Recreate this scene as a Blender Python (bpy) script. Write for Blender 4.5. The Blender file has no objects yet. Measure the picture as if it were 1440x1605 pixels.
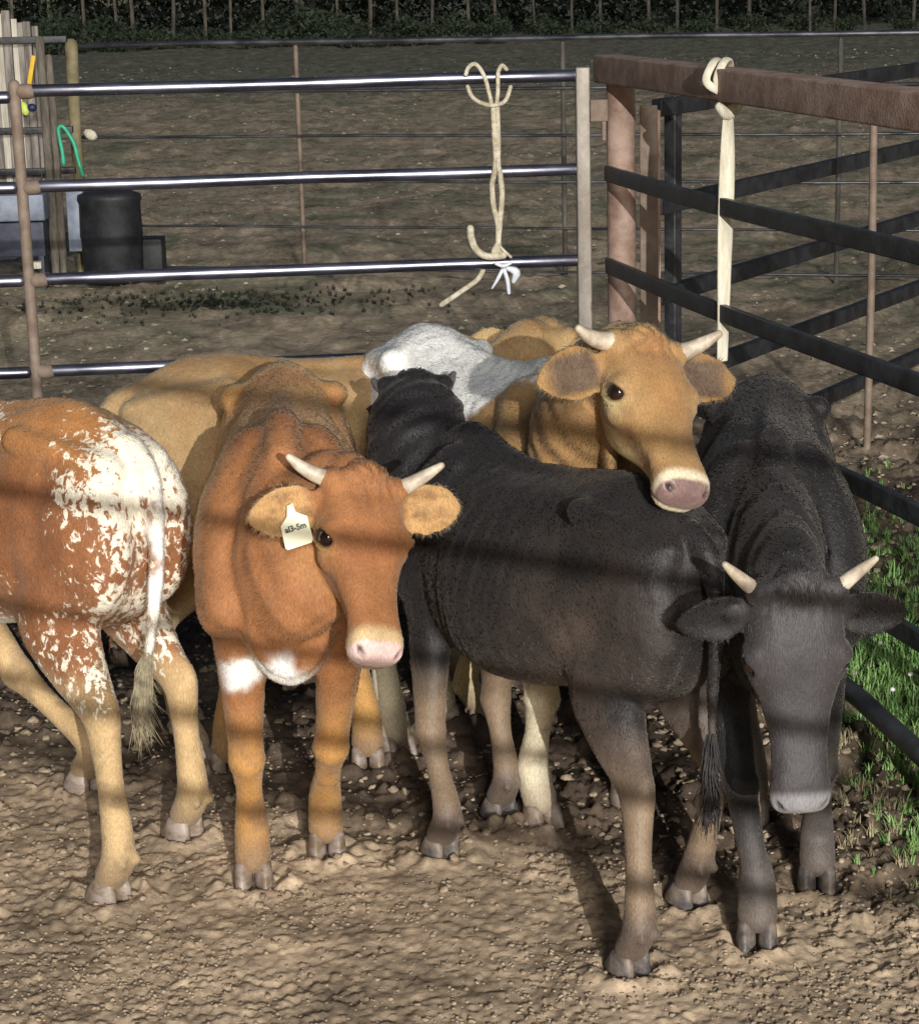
import bpy, bmesh, math, random
import numpy as np
from math import radians, sin, cos, pi
from mathutils import Vector, Matrix
random.seed(7); RS = np.random.RandomState(11)
SC = bpy.context.scene
COL = SC.collection

# ---------------------------------------------------------------- camera
cam_d = bpy.data.cameras.new('camera'); cam = bpy.data.objects.new('camera', cam_d); COL.objects.link(cam)
PITCH, ROLL = radians(14.22), radians(1.45)
f_ = Vector((0, cos(PITCH), -sin(PITCH))); r0 = Vector((1, 0, 0)); u0 = Vector((0, sin(PITCH), cos(PITCH)))
rr = r0*cos(ROLL) - u0*sin(ROLL); uu = u0*cos(ROLL) + r0*sin(ROLL)
M = Matrix((rr, uu, -f_)).transposed().to_4x4(); M.translation = Vector((0, 0, 2.1))
cam.matrix_world = M
cam_d.sensor_fit = 'HORIZONTAL'; cam_d.sensor_width = 36; cam_d.lens = 3400/1440*36
cam_d.clip_start = 0.05; cam_d.clip_end = 400
SC.camera = cam

# ---------------------------------------------------------------- night sky, added fill sun, yard floodlight
LAMP = Vector((2.6, -10.0, 4.15))
w = bpy.data.worlds.new('World'); SC.world = w; w.use_nodes = True
nt = w.node_tree; bg = nt.nodes['Background']
sky = nt.nodes.new('ShaderNodeTexSky'); sky.sky_type = 'NISHITA'; sky.sun_disc = False
sky.sun_elevation = radians(16); sky.sun_rotation = radians(168)
nt.links.new(sky.outputs[0], bg.inputs[0]); bg.inputs[1].default_value = 0.027
sd = bpy.data.lights.new('fill_sun', 'SUN'); sd.energy = 1.4; sd.angle = radians(9); sd.color = (1.0, 0.975, 0.93)  # broad soft light added as fill for the calves and far ground
so = bpy.data.objects.new('fill_sun', sd); COL.objects.link(so)
so.rotation_euler = Vector((-0.12, 1, -0.42)).to_track_quat('-Z', 'Y').to_euler()
ld = bpy.data.lights.new('floodlight', 'SPOT'); ld.energy = 9800; ld.spot_size = radians(100); ld.spot_blend = 0.6
ld.shadow_soft_size = 0.035; ld.color = (1.0, 0.975, 0.93)
lo = bpy.data.objects.new('floodlight', ld); COL.objects.link(lo); lo.location = LAMP
lo.rotation_euler = (Vector((0, 9.0, 0.0)) - LAMP).to_track_quat('-Z', 'Y').to_euler()
SC.view_settings.view_transform = 'Standard'; SC.view_settings.look = 'None'
SC.view_settings.exposure = 0.12; SC.view_settings.gamma = 1.0

# ---------------------------------------------------------------- numpy noise
def _h(ix, iy, iz):
    n = (ix.astype(np.int64)*374761393 + iy.astype(np.int64)*668265263 + iz.astype(np.int64)*2147483647) & 0xffffffff
    n = ((n ^ (n >> 13))*1274126177) & 0xffffffff
    return ((n ^ (n >> 16)) & 0xffff)/65535.0
def vnoise(p):
    p = np.asarray(p, float); i = np.floor(p); f = p-i; f = f*f*(3-2*f); i = i.astype(np.int64)
    x, y, z = i[:, 0], i[:, 1], i[:, 2]; r = 0
    for a in (0, 1):
        for b in (0, 1):
            for c in (0, 1):
                wt = (f[:, 0] if a else 1-f[:, 0])*(f[:, 1] if b else 1-f[:, 1])*(f[:, 2] if c else 1-f[:, 2])
                r = r + wt*_h(x+a, y+b, z+c)
    return r*2-1
def fbm(p, o=4, g=.5):
    p = np.asarray(p, float); a = 1; s = 0; t = 0
    for k in range(o):
        s = s + a*vnoise(p*2**k + 17.3*k); t += a; a *= g
    return s/t
def sstep(a, b, x):
    t = np.clip((x-a)/(b-a), 0, 1); return t*t*(3-2*t)

# ---------------------------------------------------------------- materials
def newmat(name):
    m = bpy.data.materials.new(name); m.use_nodes = True
    return m, m.node_tree, m.node_tree.nodes['Principled BSDF']
def N(nt, t, **k):
    n = nt.nodes.new(t)
    for a, b in k.items(): setattr(n, a, b)
    return n
def mat(name, c1, c2=None, rough=.7, metal=0., scale=8., bump=.2, bscale=60., stretch=(1, 1, 1), c3=None, rough2=None, bdist=.004, thr=(.4, .62)):
    m, nt, bs = newmat(name); L = nt.links
    tc = N(nt, 'ShaderNodeTexCoord'); mp = N(nt, 'ShaderNodeMapping'); mp.inputs['Scale'].default_value = stretch
    L.new(tc.outputs['Object'], mp.inputs[0])
    n1 = N(nt, 'ShaderNodeTexNoise'); n1.inputs['Scale'].default_value = scale; n1.inputs['Detail'].default_value = 7; n1.inputs['Roughness'].default_value = .65
    L.new(mp.outputs[0], n1.inputs['Vector'])
    cr = N(nt, 'ShaderNodeValToRGB'); e = cr.color_ramp.elements
    e[0].position = thr[0]; e[1].position = thr[1]
    e[0].color = (*c1, 1); e[1].color = (*(c2 or c1), 1)
    if c3:
        x = e.new(.5*(thr[0]+thr[1])+.14); x.color = (*c3, 1)
    L.new(n1.outputs['Fac'], cr.inputs[0]); L.new(cr.outputs[0], bs.inputs['Base Color'])
    bs.inputs['Metallic'].default_value = metal
    mr = N(nt, 'ShaderNodeMapRange'); mr.inputs[3].default_value = rough; mr.inputs[4].default_value = rough if rough2 is None else rough2
    mr.inputs[1].default_value = .35; mr.inputs[2].default_value = .65
    L.new(n1.outputs['Fac'], mr.inputs[0]); L.new(mr.outputs[0], bs.inputs['Roughness'])
    n2 = N(nt, 'ShaderNodeTexNoise'); n2.inputs['Scale'].default_value = bscale; n2.inputs['Detail'].default_value = 5
    L.new(mp.outputs[0], n2.inputs['Vector'])
    bp = N(nt, 'ShaderNodeBump'); bp.inputs['Strength'].default_value = bump; bp.inputs['Distance'].default_value = bdist
    L.new(n2.outputs['Fac'], bp.inputs['Height']); L.new(bp.outputs[0], bs.inputs['Normal'])
    return m

def coat_material(name, rough=.72, spec=.25, sheen=.15, hair=False):
    """short-haired hide: colour comes from the coat map, broken up by hair-sized noise; spk adds roan flecks"""
    m, nt, bs = newmat(name); L = nt.links
    tc = N(nt, 'ShaderNodeTexCoord')
    at = N(nt, 'ShaderNodeAttribute', attribute_name='coat'); sp = N(nt, 'ShaderNodeAttribute', attribute_name='spk'); we = N(nt, 'ShaderNodeAttribute', attribute_name='wet')
    # roan flecks
    mp = N(nt, 'ShaderNodeMapping'); mp.inputs['Scale'].default_value = (1, 1, .75); mp.inputs['Rotation'].default_value = (.35, .25, 0)
    L.new(tc.outputs['Object'], mp.inputs[0])
    n0 = N(nt, 'ShaderNodeTexNoise'); n0.inputs['Scale'].default_value = 52; n0.inputs['Detail'].default_value = 5; n0.inputs['Roughness'].default_value = .62; n0.inputs['Distortion'].default_value = .5
    L.new(mp.outputs[0], n0.inputs['Vector'])
    ad = N(nt, 'ShaderNodeMath', operation='ADD'); L.new(n0.outputs['Fac'], ad.inputs[0]); L.new(sp.outputs['Fac'], ad.inputs[1])
    th = N(nt, 'ShaderNodeMapRange'); th.inputs[1].default_value = .975; th.inputs[2].default_value = 1.045
    L.new(ad.outputs[0], th.inputs[0])
    mx0 = N(nt, 'ShaderNodeMix', data_type='RGBA'); L.new(th.outputs[0], mx0.inputs[0]); L.new(at.outputs['Color'], mx0.inputs[6])
    mx0.inputs[7].default_value = (.82, .76, .62, 1)
    # hair-sized and patch-sized variation
    mp2 = N(nt, 'ShaderNodeMapping'); mp2.inputs['Scale'].default_value = (1, 1, .3)
    L.new(tc.outputs['Object'], mp2.inputs[0])
    h = N(nt, 'ShaderNodeTexNoise'); h.inputs['Scale'].default_value = 260; h.inputs['Detail'].default_value = 3
    L.new(mp2.outputs[0], h.inputs['Vector'])
    g = N(nt, 'ShaderNodeTexNoise'); g.inputs['Scale'].default_value = 14; g.inputs['Detail'].default_value = 6
    L.new(tc.outputs['Object'], g.inputs['Vector'])
    a1 = N(nt, 'ShaderNodeMapRange'); a1.inputs[1].default_value = .3; a1.inputs[2].default_value = .7; a1.inputs[3].default_value = .80; a1.inputs[4].default_value = 1.16; L.new(h.outputs['Fac'], a1.inputs[0])
    a2 = N(nt, 'ShaderNodeMapRange'); a2.inputs[1].default_value = .3; a2.inputs[2].default_value = .7; a2.inputs[3].default_value = .82; a2.inputs[4].default_value = 1.14; L.new(g.outputs['Fac'], a2.inputs[0])
    mm = N(nt, 'ShaderNodeMath', operation='MULTIPLY'); L.new(a1.outputs[0], mm.inputs[0]); L.new(a2.outputs[0], mm.inputs[1])
    vm = N(nt, 'ShaderNodeVectorMath', operation='SCALE'); L.new(mx0.outputs[2], vm.inputs[0]); L.new(mm.outputs[0], vm.inputs['Scale'])
    # dried mud low on the legs and in smears
    if hair:
        hb = N(nt, 'ShaderNodeBsdfHairPrincipled', parametrization='COLOR'); L.new(vm.outputs[0], hb.inputs['Color']); hb.inputs['Roughness'].default_value = hair; hb.inputs['Radial Roughness'].default_value = .6
        L.new(hb.outputs[0], nt.nodes['Material Output'].inputs['Surface']); return m
    L.new(vm.outputs[0], bs.inputs['Base Color'])
    ro = N(nt, 'ShaderNodeMapRange'); ro.inputs[3].default_value = rough; ro.inputs[4].default_value = .22; L.new(we.outputs['Fac'], ro.inputs[0]); L.new(ro.outputs[0], bs.inputs['Roughness'])
    bs.inputs['Specular IOR Level'].default_value = spec
    bs.inputs['Sheen Weight'].default_value = sheen; bs.inputs['Sheen Roughness'].default_value = .45
    bs.inputs['Sheen Tint'].default_value = (1, .9, .8, 1)
    hs = N(nt, 'ShaderNodeMath', operation='MULTIPLY_ADD'); L.new(g.outputs['Fac'], hs.inputs[0]); hs.inputs[1].default_value = 1.6; L.new(h.outputs['Fac'], hs.inputs[2])
    bp = N(nt, 'ShaderNodeBump'); bp.inputs['Strength'].default_value = .42; bp.inputs['Distance'].default_value = .004
    L.new(hs.outputs[0], bp.inputs['Height']); L.new(bp.outputs[0], bs.inputs['Normal'])
    return m

def tuftmat(name, c1, c2): return mat(name, c1, c2, rough=.75, scale=30, bump=.1, bscale=200)

MT = {}
MT['coat'] = coat_material('coat_hair')
MT['coat_black'] = coat_material('coat_hair_black', rough=.55, spec=.35, sheen=.10)
MT['hair'] = coat_material('coat_hair_strands', hair=.38); MT['hair_black'] = coat_material('coat_hair_strands_black', hair=.24)
MT['horn'] = mat('horn_keratin', (.36, .29, .22), (.62, .54, .42), rough=.5, scale=22, bump=.5, bscale=60, stretch=(1, 1, 1))
MT['horn_dark'] = mat('horn_keratin_dark', (.06, .055, .06), (.12, .11, .11), rough=.42, scale=14, bump=.25, bscale=80)
MT['horn_tan'] = mat('horn_keratin_tan', (.50, .33, .13), (.62, .45, .2), rough=.42, scale=14, bump=.25, bscale=80)
MT['eye'] = mat('eye_dark', (.010, .006, .006), (.03, .012, .008), rough=.04, scale=40, bump=0)
MT['hoof'] = mat('hoof_horn', (.19, .135, .09), (.38, .31, .27), rough=.5, scale=18, bump=.3, bscale=70, stretch=(1, 1, 2))
MT['hoof_dark'] = mat('hoof_horn_dark', (.07, .065, .068), (.24, .19, .15), rough=.55, scale=22, bump=.3, bscale=70)
MT['tag'] = mat('tag_plastic', (.86, .84, .62), (.90, .88, .68), rough=.35, scale=20, bump=.03, bscale=90)
MT['ink'] = mat('tag_ink', (.06, .06, .05), (.13, .13, .11), rough=.7, scale=60, bump=0)
MT['switch_white'] = tuftmat('switch_hair_white', (.50, .46, .36), (.82, .78, .66))
MT['switch_dirty'] = tuftmat('switch_hair_dirty', (.16, .13, .08), (.36, .31, .20))
MT['switch_black'] = tuftmat('switch_hair_black', (.015, .014, .015), (.04, .035, .035))
MT['switch_red'] = tuftmat('switch_hair_red', (.20, .08, .03), (.36, .17, .06))
MT['galv'] = mat('shiny_pipe', (.16, .16, .20), (.34, .34, .42), rough=.30, rough2=.42, metal=.92, scale=10, bump=.12, bscale=45, stretch=(.25, 1, 1))
MT['galv_far'] = mat('pipe_far', (.16, .16, .18), (.34, .34, .37), rough=.28, rough2=.42, metal=.9, scale=10, bump=.1, bscale=45, stretch=(.25, 1, 1))
MT['post_galv'] = mat('square_post_zinc', (.17, .145, .115), (.29, .26, .23), c3=(.22, .12, .05), rough=.5, metal=.35, scale=7, bump=.25, bscale=50, stretch=(1, 1, .6))
MT['rust'] = mat('rusty_steel', (.32, .20, .15), (.50, .36, .29), rough=.72, metal=.1, scale=11, bump=.45, bscale=110)
MT['rust_pale'] = mat('pale_rusty_steel', (.19, .135, .10), (.30, .23, .18), rough=.7, metal=.1, scale=9, bump=.35, bscale=90)
MT['post_ochre'] = mat('weathered_ochre_post', (.22, .19, .10), (.36, .30, .18), rough=.8, scale=8, bump=.5, bscale=60)
MT['blackpipe'] = mat('black_pipe', (.03, .031, .035), (.075, .078, .085), rough=.36, rough2=.55, metal=.3, scale=10, bump=.3, bscale=60)
MT['blackpipe2'] = mat('black_square_tube', (.012, .012, .014), (.03, .031, .035), rough=.6, scale=10, bump=.3, bscale=60)
MT['cloth'] = mat('cream_strap', (.62, .56, .42), (.80, .76, .62), rough=.85, scale=16, bump=.5, bscale=120, stretch=(3, 3, .5))
MT['rope'] = mat('rope_fibre', (.42, .36, .25), (.70, .64, .50), rough=.85, scale=40, bump=.6, bscale=160)
MT['twine'] = mat('white_twine', (.66, .68, .74), (.8, .82, .86), rough=.6, scale=30, bump=.2)
MT['wood'] = mat('grey_board', (.16, .14, .125), (.40, .36, .32), rough=.85, scale=10, bump=.6, bscale=50, stretch=(3, 3, .35))
MT['wood_pale'] = mat('pale_board', (.50, .45, .37), (.80, .75, .65), rough=.8, scale=10, bump=.5, bscale=50, stretch=(3, 3, .35))
MT['bluebox'] = mat('blue_grey_sheet', (.18, .21, .28), (.32, .36, .44), rough=.45, metal=.2, scale=6, bump=.15, bscale=40)
MT['darkblue'] = mat('dark_blue_sheet', (.03, .035, .06), (.07, .08, .12), rough=.5, metal=.2, scale=6, bump=.15, bscale=40)
MT['darktank'] = mat('dark_plastic', (.010, .011, .014), (.026, .028, .032), rough=.55, scale=9, bump=.2, bscale=40)
MT['yellow'] = mat('yellow_strap', (.85, .50, .02), (.95, .62, .04), rough=.5, scale=12, bump=.1)
MT['lime'] = mat('lime_strap', (.62, .80, .10), (.75, .88, .20), rough=.5, scale=12, bump=.1)
MT['navy'] = mat('navy_plastic', (.01, .015, .06), (.02, .03, .10), rough=.5, scale=12, bump=.1)
MT['green'] = mat('green_hose', (.04, .45, .26), (.06, .60, .36), rough=.4, scale=12, bump=.1)
MT['bark'] = mat('bark', (.09, .075, .06), (.24, .21, .17), rough=.9, scale=6, bump=.8, bscale=30, stretch=(2, 2, .4), bdist=.02)
MT['bark_pale'] = mat('bark_pale', (.07, .065, .055), (.17, .155, .13), rough=.9, scale=6, bump=.6, bscale=30, stretch=(2, 2, .4), bdist=.02)
MT['leaf'] = mat('leaf_dark', (.008, .013, .008), (.022, .032, .016), rough=.75, scale=1.2, bump=0)
MT['bush'] = mat('bush_leaf', (.03, .045, .025), (.06, .085, .045), rough=.75, scale=1.2, bump=0)
MT['lens'], _nt, _b = newmat('lamp_lens'); _b.inputs['Emission Color'].default_value = (1, .95, .86, 1); _b.inputs['Emission Strength'].default_value = 30

def grassmat(name, c1, c2):
    m = mat(name, c1, c2, rough=.55, scale=9, bump=0); m.node_tree.nodes['Principled BSDF'].inputs['Subsurface Weight'].default_value = 0; return m
MT['grass'] = grassmat('grass_blade', (.14, .27, .07), (.30, .48, .16))
MT['straw'] = grassmat('straw_blade', (.22, .18, .10), (.42, .36, .22))
MT['petal'] = mat('clover_petal', (.75, .76, .72), (.85, .86, .82), rough=.7, scale=20, bump=0)

# ---------------------------------------------------------------- object helpers
def mesh_obj(name, verts, faces, m, parent=None, smooth=True):
    me = bpy.data.meshes.new(name)
    me.from_pydata([tuple(map(float, v)) for v in verts], [], [tuple(int(i) for i in f) for f in faces]); me.update()
    if smooth: me.shade_smooth()
    if m: me.materials.append(m)
    o = bpy.data.objects.new(name, me); COL.objects.link(o)
    if parent: o.parent = parent
    return o
def tag(o, label=None, cat=None, group=None, kind=None):
    if label: o['label'] = label
    if cat: o['category'] = cat
    if group: o['group'] = group
    if kind: o['kind'] = kind
    return o
def empty(name, loc, label, cat, group=None, rz=0):
    o = bpy.data.objects.new(name, None); COL.objects.link(o); o.location = loc; o.rotation_euler.z = rz
    o.empty_display_size = .2
    return tag(o, label, cat, group)
class MB:
    def __init__(s): s.v = []; s.f = []
    def add(s, v, f):
        b = len(s.v); s.v += [tuple(map(float, p)) for p in v]; s.f += [tuple(i+b for i in q) for q in f]
    def build(s, name, m, parent=None, smooth=True, off=(0, 0, 0)):
        v = s.v if off == (0, 0, 0) else [(a-off[0], b-off[1], c-off[2]) for a, b, c in s.v]
        o = mesh_obj(name, v, s.f, m, parent, smooth)
        return o
def crom(P, n):
    P = [np.array(p, float) for p in P]
    if len(P) == 2: return [P[0]+(P[1]-P[0])*t for t in np.linspace(0, 1, n+1)]
    Q = [2*P[0]-P[1]]+P+[2*P[-1]-P[-2]]; out = []
    for i in range(1, len(Q)-2):
        for t in np.arange(n)/n:
            a, b, c, d = Q[i-1:i+3]
            out.append(.5*((2*b)+(c-a)*t+(2*a-5*b+4*c-d)*t*t+(-a+3*b-3*c+d)*t**3))
    out.append(P[-1]); return out
def loft(rings, cap=True):
    n = len(rings[0]); v = []; f = []
    for r in rings: v += list(r)
    for i in range(len(rings)-1):
        for j in range(n):
            k = (j+1) % n
            f.append((i*n+j, i*n+k, (i+1)*n+k, (i+1)*n+j))
    if cap:
        c0 = len(v); v.append(np.mean(rings[0], 0)); v.append(np.mean(rings[-1], 0))
        for j in range(n):
            k = (j+1) % n
            f.append((c0, k, j)); f.append((c0+1, (len(rings)-1)*n+j, (len(rings)-1)*n+k))
    return v, f
def tube(P, R, n=12, sub=4, up=(0, 0, 1), aspect=1., roundcap=True):
    """swept ellipse; R per control point: number or (half height along up-axis, half width)"""
    RR = [(r, r*aspect) if np.isscalar(r) else r for r in R]
    pts = crom([list(p)+list(q) for p, q in zip(P, RR)], sub)
    C = [p[:3] for p in pts]; rad = [p[3:] for p in pts]
    rings = []; prev = np.array(up, float)
    for i, c in enumerate(C):
        t = C[min(i+1, len(C)-1)]-C[max(i-1, 0)]; t = t/(np.linalg.norm(t)+1e-9)
        a = prev-t*np.dot(prev, t)
        if np.linalg.norm(a) < .05: a = np.array((1., 0, 0))-t*t[0]
        a /= np.linalg.norm(a); prev = a if i else a
        b = np.cross(t, a)
        th = np.linspace(0, 2*pi, n, endpoint=False)
        rings.append([c+a*rad[i][0]*cos(x)+b*rad[i][1]*sin(x) for x in th])
    if roundcap:
        def cap(c, ring, t, r):
            return [[c+(p-c)*k+t*r*h for p in ring] for k, h in ((.8, .55), (.4, .88))]
        t0 = C[0]-C[1]; t0 = t0/(np.linalg.norm(t0)+1e-9); t1 = C[-1]-C[-2]; t1 = t1/(np.linalg.norm(t1)+1e-9)
        a = cap(C[0], rings[0], t0, min(rad[0])); b = cap(C[-1], rings[-1], t1, min(rad[-1]))
        rings = a[::-1]+rings+b
    return loft(rings)
def ellips(c, r, n=14, m=9, R=None):
    rings = []
    for i in range(m):
        a = -pi/2+pi*(i+.5)/m
        ring = [np.array((r[0]*cos(a)*cos(t), r[1]*cos(a)*sin(t), r[2]*sin(a))) for t in np.linspace(0, 2*pi, n, endpoint=False)]
        if R is not None: ring = [R@p for p in ring]
        rings.append([np.array(c)+p for p in ring])
    return loft(rings)
def box(c, s, R=None):
    v = [np.array((x*s[0]/2, y*s[1]/2, z*s[2]/2)) for x in (-1, 1) for y in (-1, 1) for z in (-1, 1)]
    if R is not None: v = [R@p for p in v]
    v = [np.array(c)+p for p in v]
    return v, [(0, 1, 3, 2), (4, 6, 7, 5), (0, 4, 5, 1), (2, 3, 7, 6), (0, 2, 6, 4), (1, 5, 7, 3)]
def bevel(o, w=.004, seg=2):
    bm = bmesh.new(); bm.from_mesh(o.data)
    bmesh.ops.bevel(bm, geom=bm.edges[:], offset=w, segments=seg, affect='EDGES', profile=.7)
    bm.to_mesh(o.data); bm.free(); o.data.shade_smooth(); return o
def rotz(a): return np.array([[cos(a), -sin(a), 0], [sin(a), cos(a), 0], [0, 0, 1.]])
def nrm(v): v = np.array(v, float); return v/np.linalg.norm(v)

# ---------------------------------------------------------------- calves
def head_coords(P, o, A): return (P-o)@A.T      # rows of A = head x,y,z axes

def build_calf(label, root, yaw, s, hooves, poll, muzzle, coat, *, black=False, group='calves crowded together in the pen',
               roll=0., ears=((-.15, 1, .0), (-.15, -1, .0)), ear_len=.165, ear_w=.056, horns=((-.02, .13, .06), (-.02, -.13, .06)), horn_mat='horn', horn_len=1., horn_r=.021,
               tail=None, tail_switch='switch_dirty', hoof_mat='hoof', toe=None, fat=1., ztail=.0, neck_w=1., neck_mid=None, thin=1., hump=0., sag=0., hs3=(.95, 1.13, 1.0), wr=1.):
    yw = radians(yaw); R = rotz(yw); root = np.array((root[0], root[1], 0.))
    def L(p): return (np.array(p, float)-root)@R/s                   # world -> calf frame (unscaled)
    poll = L(poll); mz = L(muzzle)
    hx = nrm(mz-poll); hy = nrm(np.cross((0, 0, 1), hx)); hz = np.cross(hx, hy)
    if roll:
        c, q = cos(roll), sin(roll); hy, hz = hy*c+hz*q, hz*c-hy*q
    A = np.array([hx, hy, hz])
    HS = np.array(hs3)
    def H(p): return poll+(np.array(p, float)*HS)@A
    mb = MB()
    # trunk
    st = [(-.125, .94, .74, .06), (-.10, .975, .66, .10), (-.04, 1.03, .58, .145), (.05, 1.065, .54, .175), (.15, 1.085, .53, .19), (.28, 1.06, .52, .19), (.42, 1.035, .49, .215),
          (.56, 1.03, .475, .228), (.70, 1.04, .485, .208), (.82, 1.055, .50, .165), (.92, 1.03, .525, .14), (1.0, .97, .575, .12), (1.06, .90, .56, .09)]
    S = crom(st, 4); rings = []
    for x, zt, zb, wd in S:
        wd *= fat; mid = .45*zt+.55*zb; ring = []
        if .2 < x < .85: zt += hump*sin((x-.2)/.65*pi); zb -= sag*sin((x-.2)/.65*pi)
        for t in np.linspace(0, 2*pi, 28, endpoint=False):
            cs, sn = cos(t), sin(t)
            y = wd*np.sign(cs)*abs(cs)**.85
            z = mid+(zt-mid)*abs(sn)**.92*1. if sn > 0 else mid-(mid-zb)*abs(sn)**.95
            if sn > 0: y *= 1-.18*sn
            ring.append(np.array((x, y, z)))
        rings.append(ring)
    mb.add(*loft(rings))
    # hips, pins, shoulder blades, brisket
    for q in (1, -1):
        mb.add(*tube([(.17, q*.125, 1.005), (.04, q*.10, .985), (-.09, q*.068, .955)], [.036, .038, .034]))
        mb.add(*tube([(.76, q*.07, 1.0), (.86, q*.125, .86), (.97, q*.135, .70)], [(.085, .06), (.10, .07), (.085, .065)], up=(1, 0, 0)))
        mb.add(*ellips((.0, q*.092, .79), (.150, .092, .21)))          # thigh
    mb.add(*tube([(-.10, 0, .97), (.10, 0, 1.055), (.4, 0, 1.03), (.62, 0, 1.035), (.80, 0, 1.065), (.92, 0, 1.02)], [.03, .035, .03, .03, .04, .04]))
    mb.add(*ellips((.985, 0, .63), (.085, .085, .10)))                    # brisket
    # legs
    HP = {}
    toes = toe or {}
    for k, hw in hooves.items():
        q = 1 if k[0] == 'L' else -1
        h = L((hw[0], hw[1], 0)); lift = (hw[2] if len(hw) > 2 else 0)
        ty = radians(toes.get(k, 0)); fd = np.array((cos(ty), sin(ty), 0.))
        fet = h+fd*-.045+np.array((0, 0, .118+lift))
        if k[1] == 'F':
            a = np.array((.86, q*.115*fat, .60)); L1, L2, bend = .285, .205, 1
            chain0 = [((.90, q*.125*fat, .74), (.115, .075))]; rA = (.082, .060)
        else:
            a = np.array((.10, q*.102*fat, .62)); L1, L2, bend = .29, .275, -1
            chain0 = [((.01, q*.095*fat, .80), (.15, .085))]; rA = (.125, .082)
        d = fet-a; D = np.linalg.norm(d)
        if D > (L1+L2)*.985: kk = D/((L1+L2)*.985); L1 *= kk; L2 *= kk
        t = (L1*L1-L2*L2+D*D)/(2*D); hh = math.sqrt(max(L1*L1-t*t, 0)); dn = d/D
        fw = np.array((1., 0, 0)); pp = fw-dn*np.dot(fw, dn); pp = nrm(pp)
        j = a+dn*t+pp*hh*bend
        mid1 = (a+j)/2; mid2 = (j+fet)/2
        cor = h+np.array((0, 0, .046+lift))-fd*.012
        if k[1] == 'F':
            P = [chain0[0][0], a, mid1, j+(a-j)*.10, j, j-(j-fet)*.16, mid2, fet, cor]
            Rr = [chain0[0][1], rA, (.062, .048), (.045, .041), (.047, .045), (.037, .037), (.030, .031), (.038, .040), (.037, .044)]
            mb.add(*ellips(j+np.array((.010, 0, 0)), (.036, .036, .045)))
        else:
            hk = j
            P = [chain0[0][0], a, a*.5+hk*.5+pp*.012, hk+(a-hk)*.16, hk, hk-(hk-fet)*.16, mid2, fet, cor]
            Rr = [chain0[0][1], rA, (.084, .056), (.058, .040), (.049, .040), (.040, .036), (.032, .031), (.039, .040), (.037, .044)]
            mb.add(*tube([hk+(a-hk)*.42-pp*-.0-fw*.045, hk-fw*.030+np.array((0, 0, .03)), hk-fw*.012-np.array((0, 0, .06))], [.014, .022, .020]))
        mb.add(*tube(P, Rr, up=(1, 0, 0), n=14))
        for dq in (-.022, .022):                                    # dew claws
            mb.add(*ellips(fet-fd*.034+np.array((-fd[1], fd[0], 0))*dq-np.array((0, 0, .018)), (.014, .012, .016), n=8, m=6))
        HP[k] = (h+np.array((0, 0, lift-.008)), fd); HOOFS.append((hw[0], hw[1]))
    # neck
    nb = np.array((.78, 0, .80)); n1 = np.array((.97, 0, .83))
    ne = H((-.02, 0, -.085)); ne2 = H((.07, 0, -.095))
    nm = L(neck_mid) if neck_mid is not None else n1*.45+ne*.55+np.array((0, 0, .0))
    P = [nb, n1, nm, ne, ne2]
    Rn = [(.235, .125), (.20, .115*neck_w), (.145, .092*neck_w), (.105, .078*neck_w), (.085, .07)]
    ax = [np.array((-.2, 0, 1.)), nrm((-.4, 0, 1.)), None, hz*.7+np.array((0, 0, .3))-hx*.5, hz]
    ax[2] = nrm(ax[1]+nrm(ax[3]))
    C = crom([list(p)+list(r)+list(u) for p, r, u in zip(P, Rn, ax)], 6); rings = []
    for i, c in enumerate(C):
        t = nrm(C[min(i+1, len(C)-1)][:3]-C[max(i-1, 0)][:3]); a = c[5:]-t*np.dot(c[5:], t); a = nrm(a); b = np.cross(t, a)
        rings.append([c[:3]+a*c[3]*cos(x)*(1. if cos(x) > 0 else 1.08)+b*c[4]*sin(x)*(1-.15*cos(x)) for x in np.linspace(0, 2*pi, 20, endpoint=False)])
    mb.add(*loft(rings))
    thr = H((.03, 0, -.165)); br = np.array((1.0, 0, .62))
    mb.add(*tube([thr, (thr+br)/2+np.array((.0, 0, -.035)), br], [(.05, .02), (.075, .018), (.06, .03)], up=(0, 0, 1)))
    # head
    hs = [(-.055, .040, -.02, -.09), (-.035, .062, .004, -.125), (0, .078, .018, -.145), (.045, .087, .020, -.17), (.085, .091, .018, -.185), (.13, .094, .010, -.19), (.17, .082, -.003, -.18),
          (.22, .064, -.016, -.158), (.27, .055, -.024, -.14), (.315, .052, -.028, -.13), (.345, .052, -.030, -.132), (.375, .057, -.034, -.134), (.400, .056, -.044, -.130), (.416, .048, -.056, -.120), (.424, .032, -.068, -.108)]
    rings = []
    for x, wd, zt, zb in crom(hs, 2):
        mid = zt*.62+zb*.38; ring = []
        jaw = .52+.42*sstep(.28, .38, x)
        for t in np.linspace(0, 2*pi, 22, endpoint=False):
            cs, sn = cos(t), sin(t)
            y = wd*np.sign(cs)*abs(cs)**.72; z = mid+(zt-mid)*abs(sn)**.8 if sn > 0 else mid-(mid-zb)*abs(sn)
            if sn < 0: y *= 1-(1-jaw)*abs(sn)**.8
            ring.append(H((x, y, z)))
        rings.append(ring)
    mb.add(*loft(rings))
    for q in (1, -1):
        mb.add(*ellips(H((.118, q*.072, -.028)), (.030, .026, .026), R=A.T))     # brow
        mb.add(*ellips(H((.15, q*.066, -.078)), (.04, .02, .03), R=A.T))
        mb.add(*ellips(H((.0, q*.064, -.004)), (.032, .036, .028), R=A.T))     # horn base
    mb.add(*ellips(H((-.01, 0, .012)), (.045, .055, .026), R=A.T))           # poll
    # ears (leaf shaped, cupped)
    EI = []
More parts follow.
